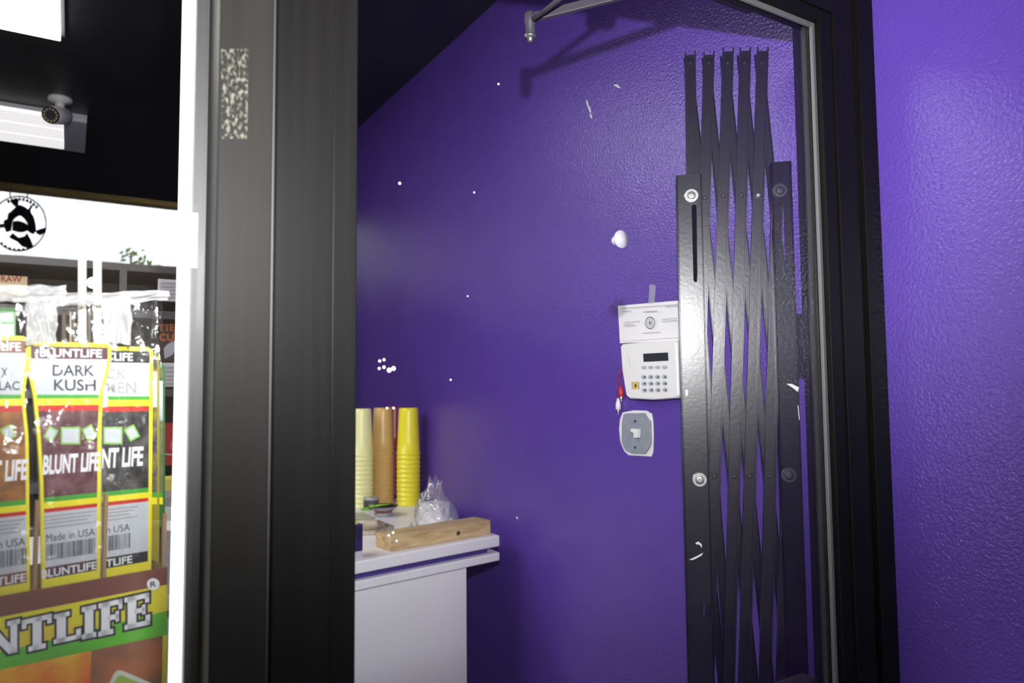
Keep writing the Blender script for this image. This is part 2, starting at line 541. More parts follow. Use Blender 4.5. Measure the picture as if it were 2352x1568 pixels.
def post(pl, pr, ptop, cuts, dep):
    """pl, pr: pixel x of the two edges at y=800 of the front face; ptop: pixel y of the top; cuts: slots and holes"""
    ua, ub = G(pl, 800, PW)[0], G(pr, 800, PW)[0]
    zt = G((pl + pr) / 2, ptop, PW)[1]
    t = 0.003
    parts = [lbox(ua, ua + t, PW, PW + dep, ZB, zt), lbox(ub - t, ub, PW, PW + dep, ZB, zt)]
    low = ZB
    for (py0, py1, px, w) in sorted(cuts, key=lambda c: -c[1]):
        cu, z1 = G(px, py0, PW); z0 = G(px, py1, PW)[1]
        parts.append(lbox(ua, ub, PW, PW + t, low, z0))
        n = 8; hw = w / 2
        ring = []
        for k in range(2 * n):
            a = math.pi * (k if k < n else k - 1) / (n - 1)
            ring.append((cu + hw * math.cos(a), (z1 - hw if k < n else z0 + hw) + hw * math.sin(a)))
        zc = (z0 + z1) / 2
        outer = [(ub if uu_ > cu else ua, z1 if zz > zc else z0) for uu_, zz in ring]
        m_ = len(ring)
        vs = [GL_(a, b, PW) for a, b in ring] + [GL_(a, b, PW) for a, b in outer] + [GL_(a, b, PW + t) for a, b in ring]
        fs = []
        for k in range(m_):
            k2 = (k + 1) % m_
            fs.append([k, k2, 2 * m_ + k2, 2 * m_ + k])
            fs.append([k, k2, m_ + k2, m_ + k] if (vs[m_ + k2] - vs[m_ + k]).length > 1e-6 else [k, k2, m_ + k])
        parts.append((vs, fs))
        low = z1
    parts.append(lbox(ua, ub, PW, PW + t, low, zt))
    return join(*parts), ua, ub, zt


def bolt(parent, px, py, bright):
    u, z = G(px, py, PW)
    c = GL_(u, z, PW)
    m1 = STEEL if bright else DARKSTEEL
    b_ = obj('bolt', lathe(c, gn * -1, [(0.0130, 0), (0.0130, 0.002), (0.0120, 0.003), (0.0078, 0.003), (0.0074, 0.0012)], seg=28), m1, parent)
    obj('bolt_head', lathe(c, gn * -1, [(0.0068, 0), (0.0068, 0.005), (0.0056, 0.007), (0.0036, 0.0072), (0.0030, 0.0055)], seg=20), m1, b_)


g1, ua1, ub1, zt1 = post(1562, 1622, 400, [(470, 648, 1594, 0.0085), (1388, 1417, 1622, 0.0200)], 0.055)
post1 = obj('post', g1, GATE, gate)
su, sz1 = G(1594, 470, PW); sz0 = G(1594, 648, PW)[1]
obj('slot_shade_plate', lbox(su - .012, su + .012, PW + .006, PW + .009, sz0 - .01, sz1 + .01), mat('slot_shade', (.003, .003, .003, 1), rough=.8, spec=.1), post1)  # added black plate that paints the shade inside the slot
g2, ua2, ub2, zt2 = post(1784, 1832, 370, [(466, 630, 1796, 0.0055)], 0.030)
post2 = obj('post', g2, mat('gate_shaded_enamel', (0.006, 0.006, 0.008, 1), rough=0.33, bump=0.3, bscale=150, bdist=0.0006, spec=0.22), gate)  # darker copy of the gate enamel, shade on the averted post painted in
bolt(post1, 1588, 450, True)
bolt(post1, 1607, 1101, True)
bolt(post2, 1791, 438, False)
bolt(post2, 1812, 1091, False)


def scuff(parent, pts):
    obj('paint_scuff', prism([GL_(*G(a, b, PW - 0.0006), PW - 0.0006) for a, b in pts], gn * 0.0005), CHALK, parent)


scuff(post1, [(1583, 1285), (1600, 1277), (1615, 1269), (1612, 1275), (1598, 1283), (1590, 1286)])
scuff(post1, [(1597, 1247), (1604, 1243), (1612, 1250), (1612, 1258), (1606, 1250), (1600, 1250)])
scuff(post1, [(1574, 896), (1580, 894), (1580, 908), (1575, 910)])
scuff(post2, [(1806, 881), (1818, 881), (1835, 889), (1833, 900), (1820, 890)])
scuff(post2, [(1832, 930), (1834, 932), (1837, 966), (1835, 962)])

BW = 0.0205


def bar_geo(p0, p1, w, lip, BW=0.0195):
    """channel bar between two (u, z) points; lips towards the viewer (lip<0) or the wall (lip>0)"""
    d_ = V((p1[0] - p0[0], p1[1] - p0[1])); L_ = d_.length; d_.normalize()
    D3 = gu * d_.x + V((0, 0, d_.y)); S3 = gu * -d_.y + V((0, 0, d_.x))
    o_ = GL_(p0[0], p0[1], w) - S3 * BW / 2
    parts = [obox(o_, D3 * L_, S3 * BW, gn * 0.002)]
    for k in (0, BW - 0.0022):
        parts.append(obox(o_ + S3 * k - D3 * 0.003, D3 * (L_ + 0.003), S3 * 0.0022, gn * lip))
    return join(*parts)


ul, ur = ua1 + 0.014, ub2 - 0.010
WF, WB = 0.004, 0.024


def run(pa, pb, w, both=True):
    """extend the line through two pixels down to the foot of the gate or to a post"""
    (u0_, z0_), (u1_, z1_) = G(*pa, w), G(*pb, w)
    k = (u1_ - u0_) / (z1_ - z0_)
    ze = ZB; ue = u0_ + k * (ze - z0_)
    if ue < ul: ue = ul; ze = z0_ + (ue - u0_) / k
    if ue > ur: ue = ur; ze = z0_ + (ue - u0_) / k
    return (u0_, z0_), (ue, ze)


fronts = [((1585, 126), (1589, 440)), ((1628, 126), (1612, 700)), ((1672, 118), (1641, 1093)), ((1711, 117), (1686, 1093)), ((1751, 117), (1722, 1093)),
          ((1784, 445), (1768, 1093)), ((1808, 1095), (1795, 1568)), ((1822, 1700), (1809, 2173)), ((1832, 2250), (1819, 2723))]
backs = [((1580, 134), (1682, 1093)), ((1622, 134), (1720, 1093)), ((1664, 130), (1764, 1093)), ((1703, 128), (1803, 1093)), ((1743, 126), (1786, 545)),
         ((1590, 450), (1641, 1093)), ((1610, 1101), (1660, 1568)), ((1640, 1700), (1690, 2173)), ((1652, 2250), (1702, 2723))]
for pa, pb in fronts:
    e0, e1_ = run(pa, pb, WF)
    obj('front_bar', bar_geo(e0, e1_, WF, -0.009), GATE, gate)
for pa, pb in backs:
    e0, e1_ = run(pa, pb, WB)
    obj('back_bar', bar_geo(e0, e1_, WB, 0.006, 0.0155), GATE, gate)
for (px, py, r, mt_) in [(t + 1, 141, 0.0050, GATE) for t in (1585, 1628, 1671, 1710, 1750)] + [(1619, 455, .0045, DARKSTEEL), (1661, 450, .0045, DARKSTEEL), (1702, 449, .0045, DARKSTEEL), (1741, 449, .0048, STEEL),
                        (1641, 1093, .0045, DARKSTEEL), (1686, 1093, .0045, DARKSTEEL), (1722, 1093, .0045, DARKSTEEL), (1768, 1093, .0045, DARKSTEEL)]:
    obj('rivet', lathe(GL_(*G(px, py, WF), WF + .001), gn * -1, [(r, 0), (r, 0.003), (r * 0.6, 0.0042)], seg=16), mt_, gate)
# hinge plate that holds the gate to the frame
hz0, hz1 = onY(1855, 858, YF + DD).z, onY(1855, 720, YF + DD).z
obj('hinge_plate', box(1.088 - 0.012, 1.098, YF + DD + 0.0005, YF + DD + 0.05, hz0, hz1), post2.data.materials[0], gate)
obj('hinge_plate', box(1.088 - 0.012, 1.098, YF + DD + 0.0005, YF + DD + 0.05, 0.35, 0.50), post2.data.materials[0], gate)

# ------------------------------------------------------------------ things on the purple wall
def wq(pts, x):
    return [onX(a, b, x) for a, b in pts]


pap = thing('licence_paper', onX(1490, 786, XW), 'white printed certificate sheet taped to the purple wall', 'paper')
XS = XW - 0.0025
# sheet with a little curl
def sheet(u, v):
    tl, tr, bl, br = (1419, 702), (1604, 686), (1424, 788), (1606, 780)
    px = (tl[0] * (1 - u) + tr[0] * u) * (1 - v) + (bl[0] * (1 - u) + br[0] * u) * v
    py = (tl[1] * (1 - u) + tr[1] * u) * (1 - v) + (bl[1] * (1 - u) + br[1] * u) * v
    return onX(px, py, XS - 0.004 * v * v * (1 - u))
sh = obj('sheet', grid(sheet, 12, 8), PAPER, pap, smooth=True)
XI = XS - 0.0048
def ink(px0, px1, py, h=1.2, x=XI, slope_=-0.07):
    return poly(wq([(px0, py - h), (px1, py - h + slope_ * (px1 - px0)), (px1, py + h + slope_ * (px1 - px0)), (px0, py + h)], x))
pr = [ink(1430, 1450, 715, .9), ink(1478, 1510, 716, 1.3), ink(1528, 1556, 704, .9), ink(1432, 1470, 740, .7), ink(1432, 1455, 745, .7), ink(1432, 1460, 749, .7),
      ink(1520, 1555, 733, .7), ink(1520, 1556, 738, .7), ink(1475, 1517, 765, .8), ink(1427, 1600, 708, .6), ink(1430, 1602, 784, .5)]
ring = []
for (ra, rb) in ((11.5, 9.5), (6.5, 5.6), (3, 0.1)):
    for k in range(24):
        a, b = 2 * math.pi * k / 24, 2 * math.pi * (k + 1) / 24
        ring.append(poly(wq([(1493 + ra * math.cos(a), 741 + ra * 1.25 * math.sin(a)), (1493 + ra * math.cos(b), 741 + ra * 1.25 * math.sin(b)),
                             (1493 + rb * math.cos(b), 741 + rb * 1.25 * math.sin(b)), (1493 + rb * math.cos(a), 741 + rb * 1.25 * math.sin(a))], XI)))
obj('print', join(*pr), INK, sh)
obj('round_seal', join(*ring), mat('seal_ink', (0.20, 0.20, 0.23, 1), rough=.8), sh)
tp = obj('clear_tape', prism(wq([(1492, 653), (1506, 655), (1503, 698), (1489, 698)], XS - 0.0005), (0.0004, 0, 0)), thin('tape_film', .05, rough=.3, haze=.22), pap)

# keypad
kp = thing('alarm_keypad', onX(1492, 916, XW), 'white alarm keypad with small dark screen on the wall', 'keypad')
XK = XW - 0.026
fr = [(1424, 795), (1428, 790), (1480, 785), (1548, 782), (1553, 786), (1556, 850), (1558, 908), (1553, 914), (1500, 918), (1445, 915), (1437, 908), (1428, 850)]
face = wq(fr, XK); n = len(face); cc = sum(face, V()) / n
ring1 = [cc + (p - cc) * 1.0 for p in face]
vs = [V((XK, *(cc + (p - cc) * 0.97)[1:])) for p in face] + [V((XK + 0.003, p.y, p.z)) for p in face] + [V((XK + 0.02, *(cc + (p - cc) * 1.015)[1:])) for p in face] + [V((XW, *(cc + (p - cc) * .98)[1:])) for p in face]
fs = [list(range(n))] + [[a * n + i, a * n + (i + 1) % n, (a + 1) * n + (i + 1) % n, (a + 1) * n + i] for a in range(3) for i in range(n)]
kb = obj('case', (vs, fs), PLASTIC, kp, bevel=0.0015)
obj('screen', prism(wq([(1477, 812), (1534, 809), (1535, 828), (1478, 831)], XK - 0.0006), (0.0012, 0, 0)), mat('lcd', (0.03, 0.035, 0.04, 1), rough=0.15), kp)
KEY = mat('grey_key', (0.42, 0.45, 0.50, 1), rough=0.5)
for i, px in enumerate((1480, 1495.5, 1511, 1527.5)):
    pts = [onX(px + 6 * math.cos(2 * math.pi * k / 14), 844 - i * .3 + 4 * math.sin(2 * math.pi * k / 14), XK) for k in range(14)]
    obj('function_key', prism(pts, (-0.0015, 0, 0)), KEY, kp)
    for j, py in enumerate((866, 881, 896)):
        pts = [onX(px + 1.2 * j * .5 + 5.8 * math.cos(2 * math.pi * k / 14), py - i * .3 + 5.2 * math.sin(2 * math.pi * k / 14), XK) for k in range(14)]
        kk = obj('key', prism(pts, (-0.0018, 0, 0)), KEY, kp)
        obj('key_digit', prism([onX(px - 1.5 + j * .6, py - 1.8, XK - .0019), onX(px + 2.2 + j * .6, py - 1.8, XK - .0019), onX(px + 2.2 + j * .6, py + 1.6, XK - .0019), onX(px - 1.5 + j * .6, py + 1.6, XK - .0019)], (0.0002, 0, 0)), BLACKINK, kk)
fk = obj('alarm_key', prism(wq([(1450, 877), (1468, 876), (1469, 893), (1451, 894)], XK - 0.0005), (0.001, 0, 0)), KEY, kp)
obj('flame_symbol', join(prism(wq([(1455, 878), (1464, 877), (1465, 893), (1455, 894)], XK - 0.001), (0.0004, 0, 0))), mat('symbol_yellow', (0.75, 0.5, 0.02, 1), rough=.5), fk)
obj('flame_print', poly(wq([(1458, 889), (1457.5, 884), (1460, 880.5), (1462, 884), (1461.5, 889)], XK - 0.0012)), BLACKINK, fk)
obj('logo_arc', join(*[poly(wq([(1441 + 8 * math.sin(a) - 1.2 * 0, 811 + i * 4), (1442.5 + 8 * math.sin(a), 811 + i * 4), (1442.8 + 8 * math.sin(a2), 815 + i * 4), (1441.3 + 8 * math.sin(a2), 815 + i * 4)], XK - .0004))
                       for i, (a, a2) in enumerate([(0.1 * j, 0.1 * (j + 1)) for j in range(8)])]), mat('pale_yellow_print', (.7, .65, .4, 1), rough=.5), kp)

# audio cable plugs hanging beside the keypad
RED = mat('red_plastic', (0.55, 0.03, 0.025, 1), rough=.35)
cab = thing('audio_cable', onX(1422, 950, XW - 0.006), 'red and white audio plugs dangling beside the keypad', 'cable')
for (pts, ptsplug, mt_, nm) in ((((1430, 850), (1424, 858), (1422, 875), (1426, 890)), ((1426, 886), (1427, 916)), RED, 'red_plug'),
                                (((1427, 846), (1419, 862), (1417, 890), (1420, 916)), ((1420, 914), (1420, 946)), PLASTIC, 'white_plug')):
    obj('wire', tube([onX(a, b, XW - 0.006) for a, b in pts], 0.0010, 8), mat('dark_red_wire', (.30, .02, .02, 1), rough=.4), cab, smooth=True)
    a, b = onX(*ptsplug[0], XW - 0.008), onX(*ptsplug[1], XW - 0.008)
    L_ = (b - a).length
    pl = obj(nm, lathe(a, b - a, [(.0025, 0), (.0045, L_ * .25), (.0062, L_ * .45), (.0062, L_ * .8), (.005, L_ * .82)], seg=14), mt_, cab, smooth=True)
    obj('metal_tip', lathe(a + (b - a) * .82, b - a, [(.0042, 0), (.0042, L_ * .14), (.0018, L_ * .15), (.0016, L_ * .36)], seg=12), STEEL, pl)

# painted-around light switch
sw = thing('light_switch', onX(1462, 1046, XW), 'grey toggle light switch plate ringed by unpainted white', 'light switch')
ir = [(1430, 947), (1455, 942), (1485, 943), (1497, 950), (1500, 968), (1501, 1000), (1500, 1038), (1496, 1048), (1480, 1047), (1444, 1045), (1434, 1036), (1425, 1015), (1422, 985), (1424, 962)]
obj('bare_wall_ring', prism(wq(ir, XW - 0.0012), (0.001, 0, 0)), PLASTIC, sw)
ch = [(1432, 951), (1438, 949), (1480, 948), (1484, 957), (1493, 968), (1494, 1018), (1489, 1030), (1480, 1042), (1450, 1041), (1436, 1034), (1427, 1016), (1428, 968)]
plate = obj('plate', prism(wq(ch, XW - 0.006), (0.0055, 0, 0)), mat('switch_grey', (0.25, 0.27, 0.33, 1), rough=0.55, var=(.30, .32, .37, 1), vscale=60), sw, bevel=0.001)
obj('toggle', prism(wq([(1449, 984), (1464, 985), (1463, 1005), (1455, 1006), (1454, 994), (1447, 991)], XW - 0.016), (0.0105, 0, 0)), PLASTIC, plate, bevel=0.001)
for py in (967, 1027):
    obj('screw', lathe(onX(1459, py, XW - 0.006), (-1, 0, 0), [(.0032, 0), (.0028, .0012)], seg=12), DARKSTEEL, plate)

# ------------------------------------------------------------------ counter by the wall
ZT = 0.93
K0 = onZ(1148, 1229, ZT)                              # front right corner of the worktop
az = math.radians(80.5)
cu_ = V((math.sin(az), math.cos(az), 0))              # along the front edge, to the right
cv_ = V((-math.cos(az), math.sin(az), 0))             # into the shop
ctr = thing('counter', K0 - V((0.6, 0, ZT)), 'white laminate counter beside the purple wall', 'counter')
LEN = 1.75
dn = V((0, 0, -1))
KB = V((1.09, 2.62, ZT))
slab = lambda z_, th_: prism([K0 - cu_ * LEN + dn * z_, K0 + dn * z_, KB + dn * z_, K0 - cu_ * LEN + cv_ * 1.0 + dn * z_], dn * th_)
obj('worktop', slab(0, 0.031), WHITE, ctr, bevel=0.004)
obj('purple_strip', obox(K0 - cu_ * LEN + cv_ * 0.02 + dn * 0.031, cu_ * (LEN - 0.03), cv_ * 0.55, dn * 0.016), mat('flat_purple', (0.05, 0.025, 0.19, 1), rough=.6), ctr)
obj('lower_slab', slab(0.047, 0.024), WHITE, ctr, bevel=0.004)
pw = K0 - onP(1072, 1310, K0 + cv_ * 0.02, cv_)
off = pw.dot(cu_)
obj('front_panel', obox(K0 - cu_ * LEN + cv_ * 0.022 + dn * 0.071, cu_ * (LEN - off), cv_ * 0.03, dn * (ZT - 0.071)), WHITE, ctr)
obj('side_panel', obox(K0 - cu_ * (off + 0.02) + cv_ * 0.052 + dn * 0.071, cu_ * 0.02, cv_ * 0.5, dn * (ZT - 0.071)), WHITE, ctr)

# small white box behind the bag
ZR = ZT
wbx = onZ(1050, 1190, ZT) + cv_ * 0.035
obj('white_box', obox(wbx - cu_ * 0.08, cu_ * 0.08, cv_ * 0.07, V((0, 0, 0.049))), WHITE, label='small white box half hidden behind the plastic bag', cat='box', bevel=0.008)

# cups
def cup_mesh(name, col):
    mt_ = mat(name, col, rough=0.35)
    hh, rb_, rt = 0.168, 0.0425, 0.0345
    prof = [(rb_ - .001, 0), (rb_ + 0.001, 0.001), (rb_ + 0.001, 0.006), (rb_ - 0.0008, 0.0072), (rb_ - .0008 - (rb_ - rt) * .3, hh * .35), (rt + .0008, hh * .93), (rt, hh - 0.001), (rt - .0025, hh), (0.001, hh - .001)]
    vs, fs = lathe(V((0, 0, 0)), (0, 0, 1), prof, seg=32, cap=False)
    me = bpy.data.meshes.new(name)
    me.from_pydata(vs, [], fs)
    me.polygons.foreach_set('use_smooth', [True] * len(me.polygons))
    me.materials.append(mt_)
    return me


ORD = ['topmost', 'second', 'third', 'fourth', 'fifth', 'sixth', 'seventh', 'eighth', 'ninth', 'tenth', 'eleventh', 'lowest']
stacks = [('yellow', (0.92, 0.80, 0.03, 1), (938, 1158), '{} cup from the top of the bright yellow stack nearest the purple wall', 12),
          ('gold', (0.70, 0.45, 0.15, 1), (879, 1153), '{} cup from the top of the metallic gold stack between yellow stacks', 12),
          ('pale_yellow', (0.92, 0.90, 0.42, 1), (829, 1163), '{} cup from the top of the pale yellow stack next to the door stile', 12),
          ('red', (0.26, 0.01, 0.015, 1), (907, 1118), '{} cup from the top of the dark red stack behind the gold cups', 12)]
for nm, colr, (px, py), lab, cnt in stacks:
    base = onZ(px, py, ZR)
    if nm == 'red':
        base = onZ(906, 1131, ZR)
    me = cup_mesh(nm + '_cup_plastic', colr)
    for k in range(cnt):
        o = bpy.data.objects.new('plastic_cup', me)
        COL.objects.link(o)
        o.location = V((base.x, base.y, ZR + 0.0165 * k))
        o.rotation_euler = (0, 0, k * 0.4)
        o['category'] = 'cup'; o['group'] = nm.replace('_', ' ') + ' cups'; o['label'] = lab.format(ORD[cnt - 1 - k])

# wooden board: block lying along the front of the counter
WOOD = mat('pine_block', (0.46, 0.30, 0.12, 1), rough=0.55, var=(0.66, 0.50, 0.26, 1), vscale=9, stretch=(1.2, 9, 9), vlo=.35, vhi=.65)
b0 = onZ(897, 1267, ZT); b1 = onZ(1127, 1226, ZT)
bu = (b1 - b0); bn = V((-bu.y, bu.x, 0)).normalized()
blk = obj('wood_block', obox(b0, bu, bn * 0.075, V((0, 0, 0.040))), WOOD, label='knotty pine timber block lying on the counter edge', cat='wood block', bevel=0.002)
kc = onP(1053, 1224, b0 + bn * -0.0004, bn)
obj('knot', lathe(kc, bn * -1, [(0.007, -0.001), (0.0065, 0.0003), (0.003, 0.0005)], seg=12), mat('dark_knot', (0.09, 0.045, 0.03, 1), rough=.7), blk)

# crumpled clear bag
bc = onZ(998, 1207, ZT)
def bag(u, v):
    t = 2 * math.pi * u
    r = [0.066, 0.068, 0.060, 0.044, 0.026, 0.016, 0.018, 0.012][min(7, int(v * 7.001))]
    k = v * 7 - int(v * 7)
    rr = [0.060, 0.066, 0.064, 0.056, 0.042, 0.026, 0.018, 0.022, .020]
    r = rr[min(7, int(v * 7))] * (1 - k) + rr[min(8, int(v * 7) + 1)] * k
    p = V((r * math.cos(t), r * 0.8 * math.sin(t), 0.135 * v))
    nz = noise.noise(V((p.x * 40, p.y * 40, v * 6 + 3.1))) + .45 * math.sin(5 * t + 4 * v) * v + .3 * math.sin(9 * t - 6 * v)
    return bc + p * (1 + 0.20 * nz) + V((0.006 * math.sin(7 * v), 0, 0.001))
bg = thing('plastic_bag', bc, 'crumpled clear plastic bag behind the timber block', 'plastic bag')
obj('film', grid(bag, 40, 28), thin('bag_film', 0.10, rough=.15, haze=.13, bump=.7, bscale=90, bdist=.004), bg, smooth=True)
def lump(u, v):
    t = 2 * math.pi * u; f = math.pi * v * .5
    p = V((0.045 * math.cos(t) * math.cos(f), 0.034 * math.sin(t) * math.cos(f), 0.05 * math.sin(f)))
    return bc + p * (1 + .35 * noise.noise(p * 70)) + V((0, 0, .002))
obj('contents', grid(lump, 24, 10), PLASTIC, bg, smooth=True)

# ashtray, jar, lighter, magazine, tray, dark box on the counter
ag = onZ(881, 1184, ZT)
GLASSD = mat('ashtray_glass', (0.30, 0.31, 0.33, 1), rough=0.08, spec=.8)
ash = thing('ashtray', ag, 'round patterned glass ashtray on the counter in front of the cups', 'ashtray')
obj('dish', lathe(ag, (0, 0, 1), [(.030, 0), (.032, .004), (.030, .010), (.026, .012), (.034, .022), (.046, .031), (.047, .033), (.044, .033), (.030, .024), (.006, .020)], seg=32), GLASSD, ash, smooth=True)
obj('dark_rim', lathe(ag + V((0, 0, .0315)), (0, 0, 1), [(.0475, 0), (.0485, .0015), (.0475, .003), (.043, .003), (.0425, 0)], seg=32), mat('rim_dark', (.05, .035, .03, 1), rough=.3), ash, smooth=True)
obj('red_print', lathe(ag + V((0, 0, .012)), (0, 0, 1), [(.0262, 0), (.033, .0085), (.0335, .0095)], seg=32, cap=False), mat('red_brown', (.22, .07, .05, 1), rough=.4), ash, smooth=True)
jg = onZ(856, 1168, ZT) + cv_ * 0.01
jar = thing('grinder_tin', jg, 'small dark tin with pale lid beside the ashtray', 'tin')
obj('body', lathe(jg, (0, 0, 1), [(.026, 0), (.027, .002), (.027, .030), (.025, .031)], seg=28), mat('tin_dark', (.06, .065, .07, 1), rough=.4), jar, smooth=False)
obj('lid', lathe(jg + V((0, 0, .031)), (0, 0, 1), [(.0275, 0), (.0275, .007), (.0265, .009), (.022, .0085)], seg=28), mat('tin_lid', (.45, .45, .47, 1), rough=.35, metal=.4), jar)
GREEN = mat('lime_plastic', (0.30, 0.68, 0.03, 1), rough=.35)
lg = onZ(848, 1170, ZT) - cv_ * 0.022
lt = thing('green_scoop', lg, 'lime green plastic spoon leaning on the ashtray', 'spoon')
pA_ = ag + V((0, 0, 0.037)) - cu_ * 0.045 - cv_ * .012; pB_ = ag + V((0, 0, 0.037)) + cu_ * 0.016 - cv_ * .012
obj('handle', tube([pA_, (pA_ + pB_) / 2 + V((0, 0, .001)), pB_], 0.0035, 10), GREEN, lt, smooth=True)
obj('bowl', lathe(pA_ - cu_ * .006, (0, 0, 1), [(.004, -.002), (.009, 0), (.0105, .004), (.009, .005), (.003, .002)], seg=18), GREEN, lt, smooth=True)
lf = onZ(844, 1171, ZT)
obj('green_lighter', join(obox(lf - cu_ * .02, cu_ * .045, cv_ * .012, V((0, 0, .008)))), GREEN, label='lime green lighter lying flat under the tin', cat='lighter', bevel=.002)
mg = [onZ(a, b, ZT + .0005) for a, b in ((800, 1200), (826, 1202), (864, 1190), (832, 1177), (805, 1178))]
obj('flyer', prism(mg, (0, 0, .0015)), mat('flyer_print', (.36, .38, .28, 1), rough=.4, var=(.55, .58, .40, 1), vscale=40), label='small pale green flyer lying flat on the counter', cat='flyer')
# small metal tray
tq = [onZ(a, b, ZT) for a, b in ((790, 1232), (870, 1228), (905, 1217), (868, 1203), (800, 1206))]
TRAYM = mat('worn_steel_tray', (.45, .42, .38, 1), rough=.35, metal=.5, var=(.24, .18, .12, 1), vscale=30)
tray = thing('rolling_tray', sum(tq, V()) / 5, 'small worn metal tray behind the dark box', 'tray')
obj('tray_base', prism(tq, (0, 0, .002)), TRAYM, tray)
cen = sum(tq, V()) / 5
for i in range(5):
    a, b = tq[i], tq[(i + 1) % 5]
    nn = (cen - (a + b) / 2).normalized() * 0.003
    obj('rim', prism([a, b, b + nn, a + nn], (0, 0, .013)), TRAYM, tray)
dbx = onZ(833, 1279, ZT)
dk = thing('dark_box', dbx, 'dark violet printed box cut off by the black door stile', 'box')
d0 = dbx - cu_ * 0.075
obj('carton', obox(d0 + V((0, 0, .016)), cu_ * .075, cv_ * .05, V((0, 0, .066))), mat('violet_card', (.035, .02, .12, 1), rough=.4, var=(.01, .01, .02, 1), vscale=40), dk, bevel=.001)
obj('base_band', obox(d0 - cv_ * .0005, cu_ * .0755, cv_ * .051, V((0, 0, .016))), mat('grey_band', (.5, .5, .54, 1), rough=.5), dk, bevel=.001)
obj('lime_top', obox(d0 + V((0, 0, .082)) + cu_ * .01 + cv_ * .008, cu_ * .055, cv_ * .034, V((0, 0, .006))), mat('lime_card', (.45, .6, .05, 1), rough=.5), dk)
kg = onZ(943, 1211, ZT)
obj('key_tag', join(lathe(kg, (0, 0, 1), [(.007, 0), (.007, .003), (.004, .007), (.002, .010)], seg=14), tube([kg + V((0, 0, .008)), kg + V((.004, .004, .014)), kg + V((.008, .002, .008))], .001, 6)), mat('grey_blue_metal', (.35, .40, .48, 1), rough=.3, metal=.5),
    label='tiny grey blue metal trinket behind the timber block', cat='trinket')

# ------------------------------------------------------------------ ceiling lights and camera
DIFF = mat('light_diffuser', (1.0, 0.985, 0.96, 1), rough=.5, emit=LIGHT_STRENGTH)
ENDC = mat('light_end_cap', (0.62, 0.62, 0.66, 1), rough=.4, emit=0)
DIM = mat('dim_diffuser', (1.0, 0.985, 0.98, 1), rough=.5, emit=0.85)
TRIM = mat('light_trim', (.06, .06, .065, 1), rough=.5)


def troffer(x1, y0, y1, lab, grp='ceiling light fixtures'):
    """x1: right end"""
    L_ = 1.22
    z = CEIL
    t = thing('ceiling_light', ((x1 - L_ / 2), (y0 + y1) / 2, z), lab, 'ceiling light', grp)
    obj('housing', box(x1 - L_, x1, y0, y1, z - 0.018, z - 0.001), ENDC, t)
    w = (y1 - y0)
    n_ = 3
    for k in range(n_):
        a = y0 + w * k / n_ + 0.004; b = y0 + w * (k + 1) / n_ - 0.004
        obj('lens', box(x1 - L_ + 0.09, x1 - 0.09, a, b, z - 0.034, z - 0.018), DIM, t, bevel=.004)
    obj('end_cap', box(x1 - 0.088, x1, y0, y1, z - 0.036, z - 0.018), ENDC, t, bevel=.002)
    obj('end_cap', box(x1 - L_, x1 - L_ + 0.088, y0, y1, z - 0.036, z - 0.018), ENDC, t, bevel=.002)
    return t


e1 = onZ(195, 352, CEIL - 0.036)
e2 = onZ(190, 281, CEIL - 0.036)
f1 = onZ(139, 95, CEIL - 0.036)
dyl = e1.y - e2.y
ROW = e1.y - f1.y
# nearest panel seen at the top of the photo is a flat one
def flat_panel(x1, y1, lab, L_=1.22, w=0.60):
    t = thing('ceiling_panel', (x1 - L_ / 2, y1 - w / 2, CEIL), lab, 'ceiling light', 'flat ceiling panels')
    obj('panel_frame', box(x1 - L_ - .012, x1 + .012, y1 - w - .012, y1 + .012, CEIL - .014, CEIL - .001), TRIM, t)
    obj('panel_lens', box(x1 - L_, x1, y1 - w, y1, CEIL - .036, CEIL - .014), DIFF, t, bevel=.002)
    return t


flat_panel(f1.x, f1.y, 'flat white ceiling panel nearest to the window glass')
troffer(e1.x, e2.y, e1.y, 'white ribbed ceiling light with grey end cap beside the security camera')
flat_panel(-0.35, 1.88, 'flat white ceiling panel just inside the shop door')
for i, (xx, yy) in enumerate(((-1.7, 5.9), (-4.2, 5.9), (-4.2, 7.4))):
    flat_panel(xx, yy, 'flat white ceiling panel deep in the shop out of direct sight')

sg = onZ(137, 236, CEIL)
sg = onZ(138, 236, CEIL - 0.02)
sg = V((sg.x, sg.y, CEIL))
scam = thing('security_camera', sg, 'small white bullet security camera on the black ceiling', 'camera')
CAMW = mat('camera_white', (.72, .71, .68, 1), rough=.4)
obj('mount', lathe(sg, (0, 0, -1), [(.045, 0), (.045, .012), (.018, .02), (.016, .05), (.02, .056)], seg=20), CAMW, scam, smooth=True)
cdv = V((-0.35, -0.85, -0.32)).normalized()
cb = sg + V((0, 0, -.075))
obj('barrel', lathe(cb - cdv * .05, cdv, [(.03, 0), (.036, .01), (.036, .12), (.032, .13)], seg=24), CAMW, scam, smooth=True)
lens = obj('lens_ring', lathe(cb + cdv * .08, cdv, [(.034, 0), (.034, .004), (.012, .003)], seg=24), mat('cam_lens', (.03, .03, .03, 1), rough=.2), scam)
_, uu, vv_ = frame3(cdv)
for k in range(12):
    a = 2 * math.pi * k / 12
    obj('infrared_led', lathe(cb + cdv * .083 + (uu * math.cos(a) + vv_ * math.sin(a)) * .024, cdv, [(.004, 0), (.0035, .003)], seg=8), mat('amber_led', (.45, .36, .18, 1), rough=.3), lens)

# ------------------------------------------------------------------ left display: carton of incense packets
DU = V((math.sin(math.radians(78)), math.cos(math.radians(78)), 0))
DN = V((-DU.y, DU.x, 0))                              # away from the viewer
DP = V((0.0, 0.800, 0))


def plane_map(depth):
    p = DP + DN * depth
    return lambda px, py: onP(px, py, p, DN)


